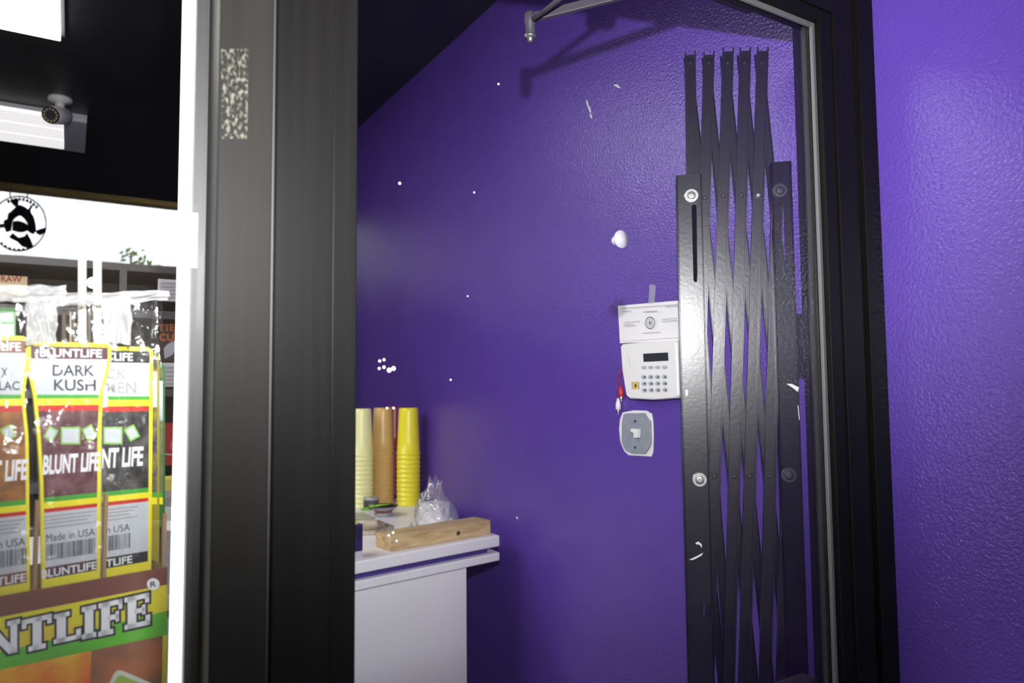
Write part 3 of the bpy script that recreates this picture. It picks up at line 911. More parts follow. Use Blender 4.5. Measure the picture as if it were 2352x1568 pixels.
def interp(tab, y):
    if y <= tab[0][0]: return tab[0][1]
    for (a, b), (c, d_) in zip(tab, tab[1:]):
        if y <= c: return b + (d_ - b) * (y - a) / (c - a)
    return tab[-1][1]


def tilt(x, y0):
    k = (y0 - 905) * 0.00042 if y0 > 905 else (y0 - 905) * 0.00018
    return y0 - k * (x - 160)


def bandgeo(Lt, Rt, ya, yb, P, n=6, inset=0):
    vs, fs = [], []
    for j in range(n + 1):
        y = ya + (yb - ya) * j / n
        for i in range(5):
            x = (interp(Lt, y) + inset) * (1 - i / 4) + (interp(Rt, y) - inset) * i / 4
            vs.append(P(x, tilt(x, y)))
    for j in range(n):
        for i in range(4):
            fs.append([j * 5 + i, j * 5 + i + 1, j * 5 + i + 6, j * 5 + i + 5])
    return vs, fs


YEL = mat('print_yellow', (.82, .74, .02, 1), rough=.35)
GRN = mat('print_green', (.05, .36, .03, 1), rough=.35)
REDP = mat('print_red', (.55, .02, .015, 1), rough=.35)
PANEL = mat('print_white', (.52, .56, .60, 1), rough=.4)
DARKTXT = mat('print_dark_text', (.015, .008, .02, 1), rough=.5)
WTXT = mat('print_white_text', (.80, .82, .85, 1), rough=.4)
GTXT = mat('print_grey_text', (.33, .33, .34, 1), rough=.5)
LIME = mat('print_lime', (.22, .52, .05, 1), rough=.4)
STICK = mat('incense_stick', (.10, .075, .06, 1), rough=.8)
BEIGE = mat('stick_beige', (.45, .38, .26, 1), rough=.8)


def packet(label, Lt, Rt, top, depth, colA, colB, title, txts, head_x, art_x, bar_x, foot_x, titmat=DARKTXT, dy=0, film_top=690):
    P0 = plane_map(depth)
    Pk = lambda k: plane_map(depth - 0.0004 * k)
    base = P0(interp(Lt, 1340) * .5 + interp(Rt, 1340) * .5, 1350)
    t = thing('incense_packet', V((base.x, base.y, 0.86)), label, 'packet', 'incense packets in the display carton')
    body = mat('label_' + title.replace(' ', '_'), colA, rough=.4, var=colB, vscale=55, vlo=.42, vhi=.7)
    dark = mat('label_head_' + title.replace(' ', '_'), tuple([c * .9 for c in colA[:3]] + [1]), rough=.35)
    # card with real thickness
    outl = [(interp(Lt, y), tilt(interp(Lt, y), y)) for y in [top + 12 + (1360 - top - 12) * k / 20 for k in range(21)]]
    outr = [(interp(Rt, y), tilt(interp(Rt, y), y)) for y in [top + 12 + (1360 - top - 12) * k / 20 for k in range(21)]]
    tl, tr = interp(Lt, top + 12), interp(Rt, top + 12)
    cap = [(tr - 3, tilt(tr, top + 5)), (tr - 12, tilt(tr, top)), (tl + 12, tilt(tl, top)), (tl + 3, tilt(tl, top + 5))]
    pts = outl + outr[::-1] + cap
    card = obj('label_card', prism([P0(a, b) for a, b in pts], DN * 0.006), YEL, t)
    ins = 8
    def b(nm, ya, yb, mt_, k=1):
        return obj(nm, bandgeo(Lt, Rt, ya, yb, Pk(k), inset=ins), mt_, card)
    b('head_band', top + 10, top + 38, dark)
    b('title_panel', top + 38, 906 + dy, PANEL)
    b('green_stripe', 906 + dy, 915 + dy, GRN); b('yellow_stripe', 915 + dy, 930 + dy, YEL); b('red_stripe', 930 + dy, 943 + dy, REDP)
    b('picture', 943 + dy, 1137, body)
    b('green_stripe', 1137, 1148, GRN); b('yellow_stripe', 1148, 1162, YEL); b('red_stripe', 1162, 1171, REDP)
    b('info_panel', 1171, 1294, PANEL); b('foot_band', 1294, 1320, dark)
    P2 = Pk(2); P3 = Pk(3)
    def T(s_, x0, x1, y0, y1, mt_, bold=.01, nm='lettering', shear=0):
        obj(nm, text_on(s_, ((x0, tilt(x0, y1)), (x1, tilt(x1, y1)), (x1, tilt(x1, y0)), (x0, tilt(x0, y0))), P2, bold, shear), mt_, card)
    T('BLUNTLIFE', head_x[0], head_x[1], top + 15, top + 34, WTXT, .02)
    for (s_, x0, x1, y0, y1) in txts:
        T(s_, x0, x1, y0, y1, titmat, .012, 'title_lettering')
    T('BLUNT LIFE', art_x[0], art_x[1], art_x[2], art_x[3], WTXT, .035, 'wavy_lettering', .12)
    T('BLUNTLIFE', foot_x[0], foot_x[1], 1299, 1317, WTXT, .02)
    # little framed badges in the picture
    cx = (interp(Lt, 1000) + interp(Rt, 1000)) / 2
    for (bx, by, w, h, rot) in ((cx - 42, 996, 12, 15, .5), (cx + 3, 1000, 22, 20, 0.0), (cx + 47, 994, 13, 16, -.5)):
        c_, s_ = math.cos(rot), math.sin(rot)
        rc = lambda w_, h_: [(bx + a * c_ - e * s_, by + a * s_ + e * c_) for a, e in ((-w_, -h_), (w_, -h_), (w_, h_), (-w_, h_))]
        bd = obj('badge', poly([P2(a, e) for a, e in rc(w, h)]), LIME, card)
        obj('badge_face', poly([P3(a, e) for a, e in rc(w - 3.5, h - 4)]), PANEL, bd)
    # info lines and barcode
    bars = []
    x = bar_x[0]
    rnd = random.Random(len(title))
    while x < bar_x[1]:
        w = rnd.choice((1.2, 1.8, 2.8))
        bars.append(poly([P2(a, tilt(a, y)) for a, y in ((x, 1243), (x + w, 1243), (x + w, 1279), (x, 1279))]))
        x += w + rnd.choice((1.2, 2.0, 2.6))
    obj('barcode', join(*bars), BLACKINK, card)
    l_, r_ = bar_x[0] - 6, min(bar_x[1] + 18, interp(Rt, 1200) - 12)
    lines = [poly([P2(a, tilt(a, y)) for a, y in ((l_, yy), (r_ - (i % 3) * 9, yy), (r_ - (i % 3) * 9, yy + 3), (l_, yy + 3))]) for i, yy in enumerate((1179, 1187, 1195, 1204))]
    obj('small_print', join(*lines), GTXT, card)
    T('Made in USA', bar_x[0], bar_x[1], 1220, 1237, DARKTXT, .0)
    # the clear sleeve around the card
    PF = plane_map(depth - 0.005)
    rs = random.Random(int(1000 * depth) + len(title))
    off_ = rs.random() * 50
    def sl(u, v):
        y = film_top + (1352 - film_top) * v
        l = interp(Lt, max(y, top + 14)) - 9; r = interp(Rt, max(y, top + 14)) + 9
        x_ = l + (r - l) * u
        p = PF(x_, tilt(x_, y))
        nz = noise.noise(V((u * 3.2 + off_, v * 7, 1.3))) + .5 * noise.noise(V((u * 9 + off_, v * 16, 4.7)))
        amp = 0.004 if v > .35 else 0.009
        return p - DN * (0.004 + amp * nz * (1 if v < .9 else .3))
    obj('clear_sleeve', grid(sl, 22, 46), FILM, t, smooth=True)
    return t, P0


L2 = [(780, 62), (850, 64), (905, 76), (1000, 86), (1100, 92), (1340, 97)]
R2 = [(780, 255), (815, 256), (850, 250), (905, 236), (1000, 232), (1400, 230)]
packet('maroon DARK KUSH incense packet in the middle of the display carton', L2, R2, 786, 0.014, (.085, .022, .03, 1), (.25, .12, .13, 1), 'DARK KUSH',
       [('DARK', 121, 217, 838, 863), ('KUSH', 124, 220, 871, 897)], (92, 234), (98, 230, 1042, 1086), (106, 218), (96, 222))
L3 = [(780, 158), (1400, 170)]
R3 = [(780, 352), (900, 351), (1400, 347)]
packet('black-labelled incense packet at the right end of the display carton', L3, R3, 793, 0.034, (.010, .010, .012, 1), (.10, .10, .10, 1), 'BLACK WOMEN',
       [('BLACK', 180, 292, 846, 869), ('WOMEN', 170, 313, 876, 903)], (182, 305), (182, 330, 1034, 1082), (190, 298), (178, 304), titmat=GTXT, dy=4, film_top=676)
L1 = [(780, -124), (1400, -118)]
R1 = [(780, 66), (830, 68), (905, 56), (1000, 66), (1400, 70)]
packet('amber brown incense packet at the left edge of the photo', L1, R1, 774, 0.018, (.20, .07, .012, 1), (.48, .20, .02, 1), 'AMBER',
       [('X', 3, 18, 846, 868), ('LAC', -2, 45, 876, 896)], (-86, 48), (-92, 64, 1048, 1094), (-70, 58), (-80, 60), film_top=684)


def plain_packet(label, x0, x1, top, depth, col, col2):
    P0 = plane_map(depth)
    q = [(x0, 1350), (x1, 1350), (x1, top + 6), (x1 - 5, top), (x0 + 5, top), (x0, top + 6)]
    base = P0((x0 + x1) / 2, 1350)
    t = thing('incense_packet', V((base.x, base.y, 0.86)), label, 'packet', 'incense packets in the display carton')
    c_ = obj('label_card', prism([P0(a, b) for a, b in q], DN * .005), mat('back_label_' + label[:6], col, rough=.4), t)
    P1 = plane_map(depth - .0005)
    for (ya, yb, mt_) in ((top + 9, top + 34, mat('back_art_' + label[:6], col2, rough=.4, var=col, vscale=60)), (top + 38, top + 130, PANEL), (935, 1130, mat('back_art_' + label[:6], col2)), (1130, 1142, GRN), (1142, 1158, YEL)):
        obj('print_band', poly([P1(a, b) for a, b in ((x0 + 5, ya), (x1 - 5, ya), (x1 - 5, yb), (x0 + 5, yb))]), mt_, c_)
    return t


plain_packet('green-edged incense packet behind the amber packet', -60, 36, 706, 0.046, (.08, .30, .06, 1), (.45, .60, .50, 1))
plain_packet('navy and gold incense packet just behind the black-labelled packet', 292, 366, 815, 0.052, (.30, .26, .02, 1), (.03, .03, .12, 1))
plain_packet('dark green incense packet at the back of the display carton', 300, 379, 836, 0.070, (.03, .13, .03, 1), (.18, .16, .10, 1))

# bundled incense sticks above the cards; tall tubes added for mirrored light streaks
for (x, w, mt_, yt) in ((147, 10, STICK, 712), (162, 4, BEIGE, 708), (169, 6, STICK, 712), (189, 22, BEIGE, 560), (205, 8, STICK, 706), (224, 22, BEIGE, 560)):
    Pn = plane_map(0.028)
    a = Pn(x, yt); b = Pn(x, 1330)
    r = (Pn(x + w, 800) - Pn(x, 800)).length * .5 * 1.0
    lab = {147: 'dark incense bundle furthest left above the maroon packet', 162: 'thin beige incense stick between two dark bundles', 169: 'dark incense bundle left of the first tall pale tube',
           189: 'tall pale tube added for a mirrored light streak behind the maroon packet on the left', 205: 'dark incense bundle between the two tall pale tubes', 224: 'tall pale tube added for a mirrored light streak behind the maroon packet on the right'}[x]
    mt2 = mat('streak_tube_flecked', (.72, .70, .60, 1), rough=.3, var=(.38, .40, .12, 1), vscale=70, vlo=.5, vhi=.75) if yt == 560 else mt_
    tall = yt == 560
    t = thing('streak_tube' if tall else 'incense_bundle', b, lab, 'tube' if tall else 'incense')
    obj('tube_wall' if tall else 'stick', tube([b, (a + b) / 2, a], r if not tall else r * .9, 12), mt2, t, smooth=True)
    if tall:
        obj('tube_cap', lathe(a, (0, 0, 1), [(r * .95, -0.004), (r * .95, .002), (r * .7, .004)], seg=14), PLASTIC, t)

# hazy folded film across the tops of the packets
PT = plane_map(0.006)
def topfilm(x0, x1, ya, yb, sd, amp=0.010, dep=0.0):
    def f(u, v):
        x = x0 + (x1 - x0) * u
        yt = ya[0] + (ya[1] - ya[0]) * u; yb_ = yb[0] + (yb[1] - yb[0]) * u
        y = yt + (yb_ - yt) * v + 6 * noise.noise(V((u * 4, v * 2, sd)))
        p = PT(x, y)
        nz = noise.noise(V((u * 3, v * 3, sd + 9))) + .6 * noise.noise(V((u * 8, v * 7, sd)))
        return p + DN * (dep + amp * nz)
    return grid(f, 34, 16)
fl = thing('film_wrap', PT(190, 720), 'hazy clear plastic film folded over the packet tops', 'plastic film')
obj('fold', topfilm(-20, 150, (655, 656), (694, 690), 2.1, .008, -.004), FILMW, fl, smooth=True)
obj('fold', topfilm(120, 385, (676, 668), (706, 690), 5.3, .010, -.002), FILMW, fl, smooth=True)
obj('fold', topfilm(60, 130, (684, 684), (792, 790), 8.8, .008, .0), FILMW, fl, smooth=True)
obj('fold', topfilm(235, 300, (690, 684), (785, 792), 3.7, .009, .0), FILMW, fl, smooth=True)
obj('fold', topfilm(300, 384, (676, 672), (800, 850), 7.2, .012, .012), FILM, fl, smooth=True)

# the carton
cart = thing('display_carton', PT(190, 1560) * 1.0, 'printed display carton with brown, yellow and green front in the window', 'carton')
cart.location.z = 0.855; ORG[cart.name] = V((cart.location.x, cart.location.y, 0.855))
PC = plane_map(0.0)
XL = -150
topy = lambda x: 1369.5 - 0.175 * x
def cb_(x0, x1, fa, fb, k, nm, mt_, par=None):
    P_ = plane_map(-0.0004 * k)
    return obj(nm, poly([P_(x0, fa(x0)), P_(x1, fa(x1)), P_(x1, fb(x1)), P_(x0, fb(x0))]), mt_, par or cart)
crd = mat('kraft_card', (.30, .19, .10, 1), rough=.8)
zbot = 0.857
tl_, tr_ = PC(XL, topy(XL)), PC(385, topy(385))
fpanel = obj('front_panel', prism([tl_, tr_, V((tr_.x, tr_.y, zbot)), V((tl_.x, tl_.y, zbot))], DN * 0.0025), crd, cart)
brn = lambda x: 1417 - 0.195 * x
ygl = lambda x: 1498 - 0.250 * x
gbl = lambda x: 1538 - 0.211 * x
BROWN = mat('print_brown', (.17, .05, .03, 1), rough=.35)
CY = mat('print_box_yellow', (.72, .68, .02, 1), rough=.3, var=(.74, .50, .04, 1), vscale=14)
CG = mat('print_box_green', (.12, .52, .02, 1), rough=.3, var=(.10, .30, .05, 1), vscale=9)
FIRE = mat('print_flame', (.62, .10, .02, 1), rough=.35, var=(.80, .58, .03, 1), vscale=16, vlo=.38, vhi=.66)
SMOKE = mat('print_smoky', (.42, .13, .05, 1), rough=.35, var=(.16, .09, .05, 1), vscale=16, vlo=.4, vhi=.6)
cb_(XL, 384, topy, brn, 1, 'brown_strip', BROWN, fpanel)
cb_(XL, 384, brn, ygl, 1, 'yellow_strip', CY, fpanel)
cb_(XL, 384, ygl, gbl, 1, 'green_strip', CG, fpanel)
bt = lambda x: 2100
def downto(x0, x1, fa, k, nm, mt_):
    P_ = plane_map(-0.0004 * k)
    a, b = P_(x0, fa(x0)), P_(x1, fa(x1))
    return obj(nm, poly([a, b, V((b.x, b.y, zbot)), V((a.x, a.y, zbot))]), mt_, fpanel)
downto(XL, 210, gbl, 1, 'flame_picture', FIRE)
downto(210, 374, gbl, 1, 'smoke_picture', SMOKE)
downto(374, 385, gbl, 2, 'yellow_edge', YEL)
# side, back and dividers
dpth = 0.115
obj('side_panel', prism([tr_ + DN * .0025, tr_ + DN * dpth, V((tr_.x, tr_.y, zbot)) + DN * dpth, V((tr_.x, tr_.y, zbot)) + DN * .0025], DU * -0.002), crd, cart)
obj('back_panel', prism([p + DN * dpth for p in (tl_, tr_, V((tr_.x, tr_.y, zbot)), V((tl_.x, tl_.y, zbot)))], DN * .002), crd, cart)
for x, y0 in ((79, 1150), (238, 1135), (375, 1180)):
    Pd = plane_map(0.004)
    a = Pd(x, y0); b = Pd(x, 1400)
    obj('divider', obox(V((b.x, b.y, zbot)) - DU * .0015, DU * .003, DN * .006, V((0, 0, a.z - zbot))), crd, cart)
obj('carton_floor', obox(V((tl_.x, tl_.y, zbot)), DU * ((tr_ - tl_).dot(DU)), DN * dpth, V((0, 0, .002))), crd, cart)

# slab serif lettering with dark outline, built from strokes
def glyph(ch):
    s = .26; t_ = .15
    B = {'N': [(0, .30, 0, t_), (.07, .24, 0, 1), (.76, .93, 0, 1), (.0, .24, 1 - t_, 1), (.68, 1, 1 - t_, 1)],
         'T': [(.36, .66, 0, 1), (.22, .80, 0, t_), (0, 1, 1 - t_, 1), (0, .15, .72, 1), (.85, 1, .72, 1)],
         'L': [(.10, .44, 0, 1), (0, 1, 0, t_), (0, .58, 1 - t_, 1), (.82, 1, 0, .34)],
         'I': [(.20, .80, 0, 1), (0, 1, 0, t_), (0, 1, 1 - t_, 1)],
         'F': [(.12, .48, 0, 1), (0, .62, 0, t_), (0, 1, 1 - t_, 1), (.84, 1, .70, 1), (.4, .86, .42, .58), (.72, .86, .34, .66)],
         'E': [(.12, .46, 0, 1), (0, 1, 0, t_), (0, .96, 1 - t_, 1), (.82, 1, 0, .32), (.80, .96, .70, 1), (.4, .80, .43, .58), (.68, .82, .36, .66)]}[ch]
    return B
LT = [('N', -46, 46, 1430, 1506), ('T', 50, 119, 1416, 1492), ('L', 124, 186, 1404, 1472), ('I', 188, 221, 1391, 1465), ('F', 226, 281, 1380, 1456), ('E', 286, 345, 1366, 1440)]
for ch, x0, x1, yt, yb_ in LT:
    cx = (x0 + x1) / 2
    def mp_(u, v, P_):
        x = x0 + (x1 - x0) * u
        y = yb_ + (yt - yb_) * v - 0.222 * (x - cx)
        return P_(x, y)
    for nm, k, g, mt_ in (('letter_outline', 3, 5.0, DARKTXT), ('letter', 4, 0.0, WTXT)):
        P_ = plane_map(-0.0004 * k)
        gx, gy = g / (x1 - x0), g / (yb_ - yt)
        polys = [poly([mp_(a - gx, c - gy, P_), mp_(b + gx, c - gy, P_), mp_(b + gx, d_ + gy, P_), mp_(a - gx, d_ + gy, P_)]) for a, b, c, d_ in glyph(ch)]
        if ch == 'N':
            polys.append(poly([mp_(0.04 - gx, 1 + gy, P_), mp_(.30 + gx, 1 + gy, P_), mp_(.95 + gx, -gy, P_), mp_(.72 - gx, -gy, P_)]))
        obj(nm, join(*polys), mt_, fpanel)
P4 = plane_map(-.0012); P5 = plane_map(-.0016)
disc = lambda P_, cx, cy, rx, ry, n_=22: poly([P_(cx + rx * math.cos(2 * math.pi * k / n_), cy + ry * math.sin(2 * math.pi * k / n_)) for k in range(n_)])
rg = obj('registered_disc', disc(P4, 352, 1341, 14.5, 13.5), WTXT, fpanel)
obj('registered_letter', text_on('R', ((345, 1349), (359, 1346), (359, 1333), (345, 1336)), P5, .02), BLACKINK, rg)
# tilted green badge with pale border
bp = [(236, 1600), (262, 1546), (270, 1539), (282, 1540), (362, 1574), (400, 1620)]
bp = [(236, 1600), (262, 1546), (270, 1539), (282, 1540), (366, 1576), (366, 1640), (236, 1640)]
bdg = obj('green_badge_border', poly([P4(a, b) for a, b in bp]), mat('badge_pale', (.62, .66, .55, 1), rough=.4), fpanel)
obj('green_badge', poly([P5(a, b) for a, b in [(247, 1600), (270, 1554), (278, 1550), (352, 1581), (354, 1640), (247, 1640)]]), mat('badge_green', (.28, .46, .05, 1), rough=.4), bdg)

# ledge that carries the carton
SHELFM = mat('ledge_black', (.02, .02, .022, 1), rough=.4)
obj('window_ledge', box(-2.6, 0.108, YF + DD, 1.20, 0.80, 0.855), SHELFM, kind='structure', label='black ledge inside the display window', cat='ledge', bevel=.002)

# ------------------------------------------------------------------ things behind the display: counter end and shelving
YS = 3.0
SG = mat('shelf_grey', (.10, .095, .10, 1), rough=.5)
SB = mat('shelf_back', (.045, .040, .035, 1), rough=.6)
sx0, sx1 = -1.3, 0.62
sz = [onY(300, py, YS).z for py in (604, 711, 893, 1100, 1290)]
sh_ = thing('shelving_unit', ((sx0 + sx1) / 2, YS + .2, 0), 'dark shelving unit with stocked shelves behind the display packets', 'shelving')
obj('back_panel', box(sx0, sx1, YS + .38, YS + .40, 0, sz[0]), SB, sh_)
for z_ in sz + [0.12]:
    obj('shelf', box(sx0, sx1, YS, YS + .38, z_ - 0.03, z_), SG, sh_, bevel=.002)
for xx in (sx0 - .03, sx1):
    obj('side', box(xx, xx + .03, YS, YS + .40, 0, sz[0] + .02), SG, sh_)
xm = onY(283, 640, YS).x
obj('upright', box(xm - .012, xm + .012, YS - .002, YS + .02, sz[1], sz[0]), SG, sh_)

TAN = mat('tan_card', (.58, .46, .26, 1), rough=.6)
ORANGE = mat('orange_card', (.72, .20, .03, 1), rough=.5)
RTXT = mat('red_print', (.34, .05, .04, 1), rough=.6)


def shelf_box(name, px0, px1, py0, py1, dep, mt_, label, cat='box', y=YS + 0.03, bevel=.0015, zb=None):
    a = onY(px0, py0, y); b = onY(px1, py1, y)
    if zb is not None: b.z = zb
    return obj(name, box(min(a.x, b.x), max(a.x, b.x), y, y + dep, b.z, a.z), mt_, label=label, cat=cat, bevel=bevel)


def shelf_text(s_, q, mt_, par, y=YS + 0.028, bold=.02, nm='lettering'):
    obj(nm, text_on(s_, q, lambda a, b: onY(a, b, y), bold), mt_, par)


r1 = shelf_box('tan_carton', -20, 62, 630, 682, .12, TAN, 'tan carton with red RAW lettering on the shelf')
shelf_text('RAW', ((2, 646), (50, 648), (50, 634), (2, 632)), RTXT, r1)
r2 = shelf_box('tan_carton', -30, 84, 580, 600, .16, TAN, 'long tan carton on the very top of the shelving', y=YS + .02, zb=sz[0] + .0005)
o1 = shelf_box('orange_sign', 140, 182, 596, 611, .03, ORANGE, 'orange shelf card on top shelf left of the tubes', 'shelf card')
shelf_text('SALE', ((158, 608), (172, 609), (172, 601), (158, 600)), WTXT, o1) if False else None
o2 = shelf_box('orange_sign', 200, 276, 600, 616, .03, ORANGE, 'wide orange shelf card on top shelf right of the tubes', 'shelf card')
s1 = shelf_box('notice_card', 363, 432, 640, 694, .004, PAPER, 'white printed notice card at the top of the shelf end', 'notice', y=YS - .005)
obj('print', join(*[poly([onY(a, b, YS - .007) for a, b in ((368, y), (425 - 5 * (i % 2), y), (425 - 5 * (i % 2), y + 3.5), (368, y + 3.5))]) for i, y in enumerate((648, 656, 664, 672, 681))]), INK, s1)
d1 = shelf_box('orange_print_box', 372, 440, 742, 832, .15, mat('brown_print', (.10, .045, .03, 1), rough=.4, var=(.03, .025, .025, 1), vscale=8), 'brown carton with orange lettering above the warning card')
shelf_text('TIER', ((360, 760), (425, 760), (425, 744), (360, 744)), ORANGE, d1)
shelf_text('CUT', ((366, 783), (415, 783), (415, 766), (366, 766)), ORANGE, d1)
obj('pale_figure', poly([onY(a, b, YS + .0285) for a, b in ((378, 824), (376, 800), (385, 790), (404, 780), (404, 800), (396, 815))]), PANEL, d1)
s2 = shelf_box('warning_card', 372, 432, 833, 888, .004, PAPER, 'white warning card hanging at the middle shelf edge', 'notice', y=YS - .005)
obj('print', join(*[poly([onY(a, b, YS - .007) for a, b in ((377, y), (422 - 6 * (i % 2), y), (422 - 6 * (i % 2), y + 4), (377, y + 4))]) for i, y in enumerate((842, 851, 861, 870, 879))]), INK, s2)
rd = shelf_box('red_print_box', 364, 440, 972, 1066, .15, mat('red_card', (.50, .02, .025, 1), rough=.35), 'red printed carton on the lower shelf beside the LED bar')
obj('white_strip', poly([onY(a, b, YS + .0285) for a, b in ((370, 1040), (412, 1044), (412, 1047), (370, 1043))]), PANEL, rd)
obj('pink_shape', poly([onY(a, b, YS + .0287) for a, b in ((390, 1018), (400, 1004), (432, 996), (432, 1046), (400, 1040), (392, 1030))]), mat('pink_print', (.62, .16, .16, 1), rough=.4), rd)
shelf_text('PREMIUM', ((372, 991), (432, 993), (432, 978), (372, 976)), PANEL, rd) if False else None
YC = 2.30            # pile on the far side of the counter
zz = [onY(400, p, YC).z for p in (1100, 1127, 1142, 1162)] + [ZT]
def pile(name, k, dep, mt_, label, cat, px0=362):
    x0_ = onY(px0, 1150, YC).x
    return obj(name, box(x0_, x0_ + .16, YC, YC + dep, zz[k + 1] + .0003, zz[k]), mt_, label=label, cat=cat, bevel=.0015)
pile('yellow_box', 0, .10, mat('yellow_card', (.72, .62, .12, 1), rough=.5), 'low yellow carton beside the LED bar', 'box', 366)
pile('magazine_bundle', 1, .16, mat('grey_pages_0', (.45, .42, .42, 1), rough=.6), 'upper grey magazine bundle under the yellow carton', 'magazine')
pile('magazine_bundle', 2, .16, mat('grey_pages_1', (.34, .31, .31, 1), rough=.6), 'lower grey magazine bundle under the yellow carton', 'magazine')
pile('paper_ream', 3, .18, PAPER, 'white paper ream under the grey magazines', 'paper')
shelf_box('lime_pouch', 378, 440, 1209, 1222, .04, mat('lime_foil', (.55, .72, .06, 1), rough=.3), 'lime green pouch in front of the white papers', 'pouch', y=YC - .06, bevel=.003, zb=ZT + .0005)
wb = shelf_box('white_carton', 340, 440, 1222, 1352, .12, PAPER, 'plain white carton standing on the counter end', 'box', y=1.66, zb=ZT + .0005)

# ------------------------------------------------------------------ outside, seen mirrored in the display window
def mirrored(px, py, y):
    d_ = ray(px, py)
    t = (WY - C.y) / d_.y
    p = C + d_ * t
    d2 = V((d_.x, -d_.y, d_.z))
    k = (y - p.y) / d2.y
    return p + d2 * k


zf = mirrored(160, 455, YE).z; zf2 = mirrored(160, 442, YE).z
sof = obj('soffit', box(-18, 14, YE + .06, YF + .02, 3.08, 3.2), BLACKPAINT, kind='structure', label='black soffit above the shop entrance', cat='soffit')
fas = obj('fascia', box(-18, 14, YE, YE + .06, zf2, 3.2), BLACKPAINT, kind='structure', label='black fascia board at the canopy edge', cat='fascia')
obj('fascia_strip', box(-18, 14, YE - .01, YE + .07, zf, zf2), mat('timber_strip', (.78, .52, .18, 1), rough=.5), fas)
obj('ground', box(-30, 20, -30, YF + .1, -.12, -.02), mat('asphalt', (.014, .014, .014, 1), rough=.9, var=(.020, .020, .020, 1), vscale=3), kind='structure', label='grey concrete ground outside the shop', cat='ground')
YFN = -7.0
obj('sky_blocking_building', box(-18, -0.95, -9.5, -7.3, 0, 6.0), mat('blocker_brick', (.045, .035, .03, 1), rough=.8, var=(.06, .045, .04, 1), vscale=6), kind='structure', label='unseen dark building added behind the fence to block sky light', cat='building')  # unseen mass added to keep sky glow off wall and door glass
zt_ = mirrored(330, 607, YFN).z
fence = thing('board_fence', (-1, YFN, 0), 'brown boarded fence mirrored low in the display window', 'fence')
BOARD = mat('brown_boards', (.045, .033, .022, 1), rough=.8, spec=.1, var=(.032, .024, .018, 1), vscale=4)
proto = None
for k in range(100):
    x = -17.0 + k * .30
    if proto is None:
        proto = obj('board', box(x, x + .3005, YFN - .02, YFN, 0, zt_), BOARD, fence)
    else:
        dup(proto, ORG[proto.name] + V((k * .30, .012 * (k % 2), 0)), fence)
for z_ in (.4, zt_ - .4):
    obj('rail', box(-17, 13, YFN - .07, YFN - .02, z_, z_ + .1), BOARD, fence)
LEAF = mat('leaf_green', (.16, .26, .04, 1), rough=.6)
for (px, py, hgt, lab) in ((300, 600, .5, 'leafy sprig above the fence nearer the pale tubes'), (343, 606, .55, 'thin leafy sprig above the fence nearer the LED bar')):
    b_ = mirrored(px, py + 20, YFN - .3 - (.5 if px > 320 else 0))
    t = thing('shrub', V((b_.x, b_.y, 0)), lab, 'shrub')
    obj('stem', tube([V((b_.x, b_.y, -.02)), V((b_.x + .03, b_.y, 1.5)), V((b_.x, b_.y, zt_ + .15))], .012, 6), mat('stem', (.12, .09, .05, 1)), t)
    lv = []
    for k in range(40):
        c_ = V((b_.x + random.uniform(-.12, .12), b_.y + random.uniform(-.1, .1), zt_ + random.uniform(-.1, .2)))
        a = V((random.uniform(-1, 1), random.uniform(-1, 1), random.uniform(-.3, 1))).normalized() * .05
        s_ = a.cross(V((0, 1, .3))).normalized() * .015
        lv.append(poly([c_ - a, c_ + s_, c_ + a, c_ - s_]))
    obj('foliage', join(*lv), LEAF, t, kind='stuff')

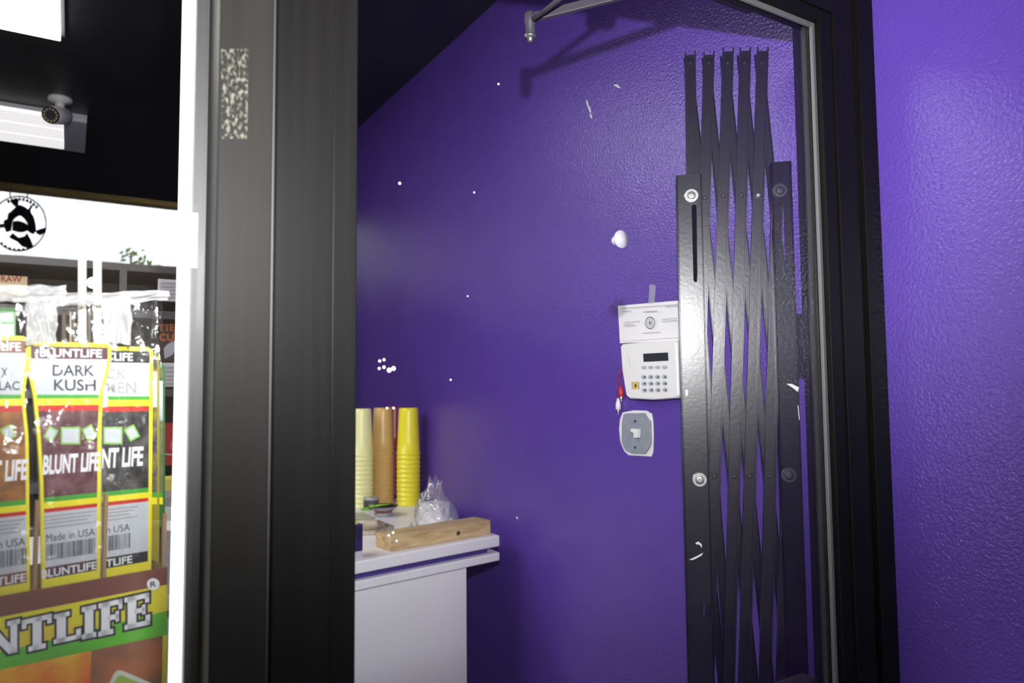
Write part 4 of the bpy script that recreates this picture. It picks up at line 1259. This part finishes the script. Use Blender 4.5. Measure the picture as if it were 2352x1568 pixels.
# round cut-out emblem hanging under the fascia, seen mirrored in the glass
YM = YE + 0.15
mm = lambda a, b: mirrored(a, b, YM)
BLKM = mat('sign_black', (.012, .012, .014, 1), rough=.5)
cxp, cyp, Rr = 43.0, 513.0, 64.0
sgn = thing('round_emblem', mm(cxp, cyp + Rr), 'black round cut-out emblem mirrored in the display window', 'emblem')
th = V((0, .006, 0))
rings = []
for k in range(60):
    a, b = 2 * math.pi * k / 60, 2 * math.pi * (k + 1) / 60
    deg = math.degrees(a) % 360
    if 120 < deg < 170: continue
    ro, ri = Rr, Rr - 2.6
    rings.append(prism([mm(cxp + ro * math.cos(a), cyp + ro * math.sin(a)), mm(cxp + ro * math.cos(b), cyp + ro * math.sin(b)),
                        mm(cxp + ri * math.cos(b), cyp + ri * math.sin(b)), mm(cxp + ri * math.cos(a), cyp + ri * math.sin(a))], th))
obj('ring', join(*rings), BLKM, sgn)
Z = lambda pts: prism([mm(a / 7.84, 420 + b / 7.84) for a, b in pts], th)
fig = [Z([(350, 390), (440, 430), (520, 480), (600, 600), (640, 740), (650, 860), (600, 920), (510, 880), (500, 740), (440, 640), (360, 580), (280, 620), (230, 680), (200, 860), (110, 880), (60, 760), (70, 670), (130, 650), (140, 560), (220, 490), (290, 430)]),
       Z([(230, 690), (330, 680), (430, 710), (520, 760), (520, 850), (420, 880), (330, 885), (220, 850)]),
       Z([(640, 860), (810, 800), (830, 880), (720, 940), (650, 905)]),
       Z([(70, 730), (70, 800), (-40, 810), (-140, 800), (-140, 740), (0, 745)]),
       Z([(230, 900), (330, 985), (440, 960), (490, 900), (540, 1000), (600, 1140), (500, 1170), (400, 1140), (310, 1050), (200, 1000), (160, 970)]),
       Z([(500, 490), (560, 390), (590, 410), (530, 520)]), Z([(160, 325), (250, 290), (330, 290), (330, 400), (280, 430), (200, 350)])]
obj('figure', join(*fig), BLKM, sgn)
dots = []
for k in range(9):
    a = math.radians(-115 + k * 9)
    c_ = (cxp + (Rr - 8) * math.cos(a), cyp + (Rr - 8) * math.sin(a))
    dots.append(prism([mm(c_[0] + 3.5 * math.cos(t), c_[1] + 3.8 * math.sin(t)) for t in [2 * math.pi * j / 7 for j in range(7)]], th))
for k in range(8):
    a = math.radians(60 + k * 10)
    c_ = (cxp + (Rr - 3) * math.cos(a), cyp + (Rr - 3) * math.sin(a))
    dots.append(prism([mm(c_[0] + 3.5 * math.cos(t), c_[1] + 3.8 * math.sin(t)) for t in [2 * math.pi * j / 7 for j in range(7)]], th))
obj('rim_marks', join(*dots), BLKM, sgn)
obj('hanger', join(tube([mm(cxp - 20, cyp - Rr + 4), V((mm(cxp - 20, 400).x, YM, zf + .02))], .003, 6), tube([mm(cxp + 20, cyp - Rr + 4), V((mm(cxp + 20, 400).x, YM, zf + .02))], .003, 6)), BLKM, sgn)
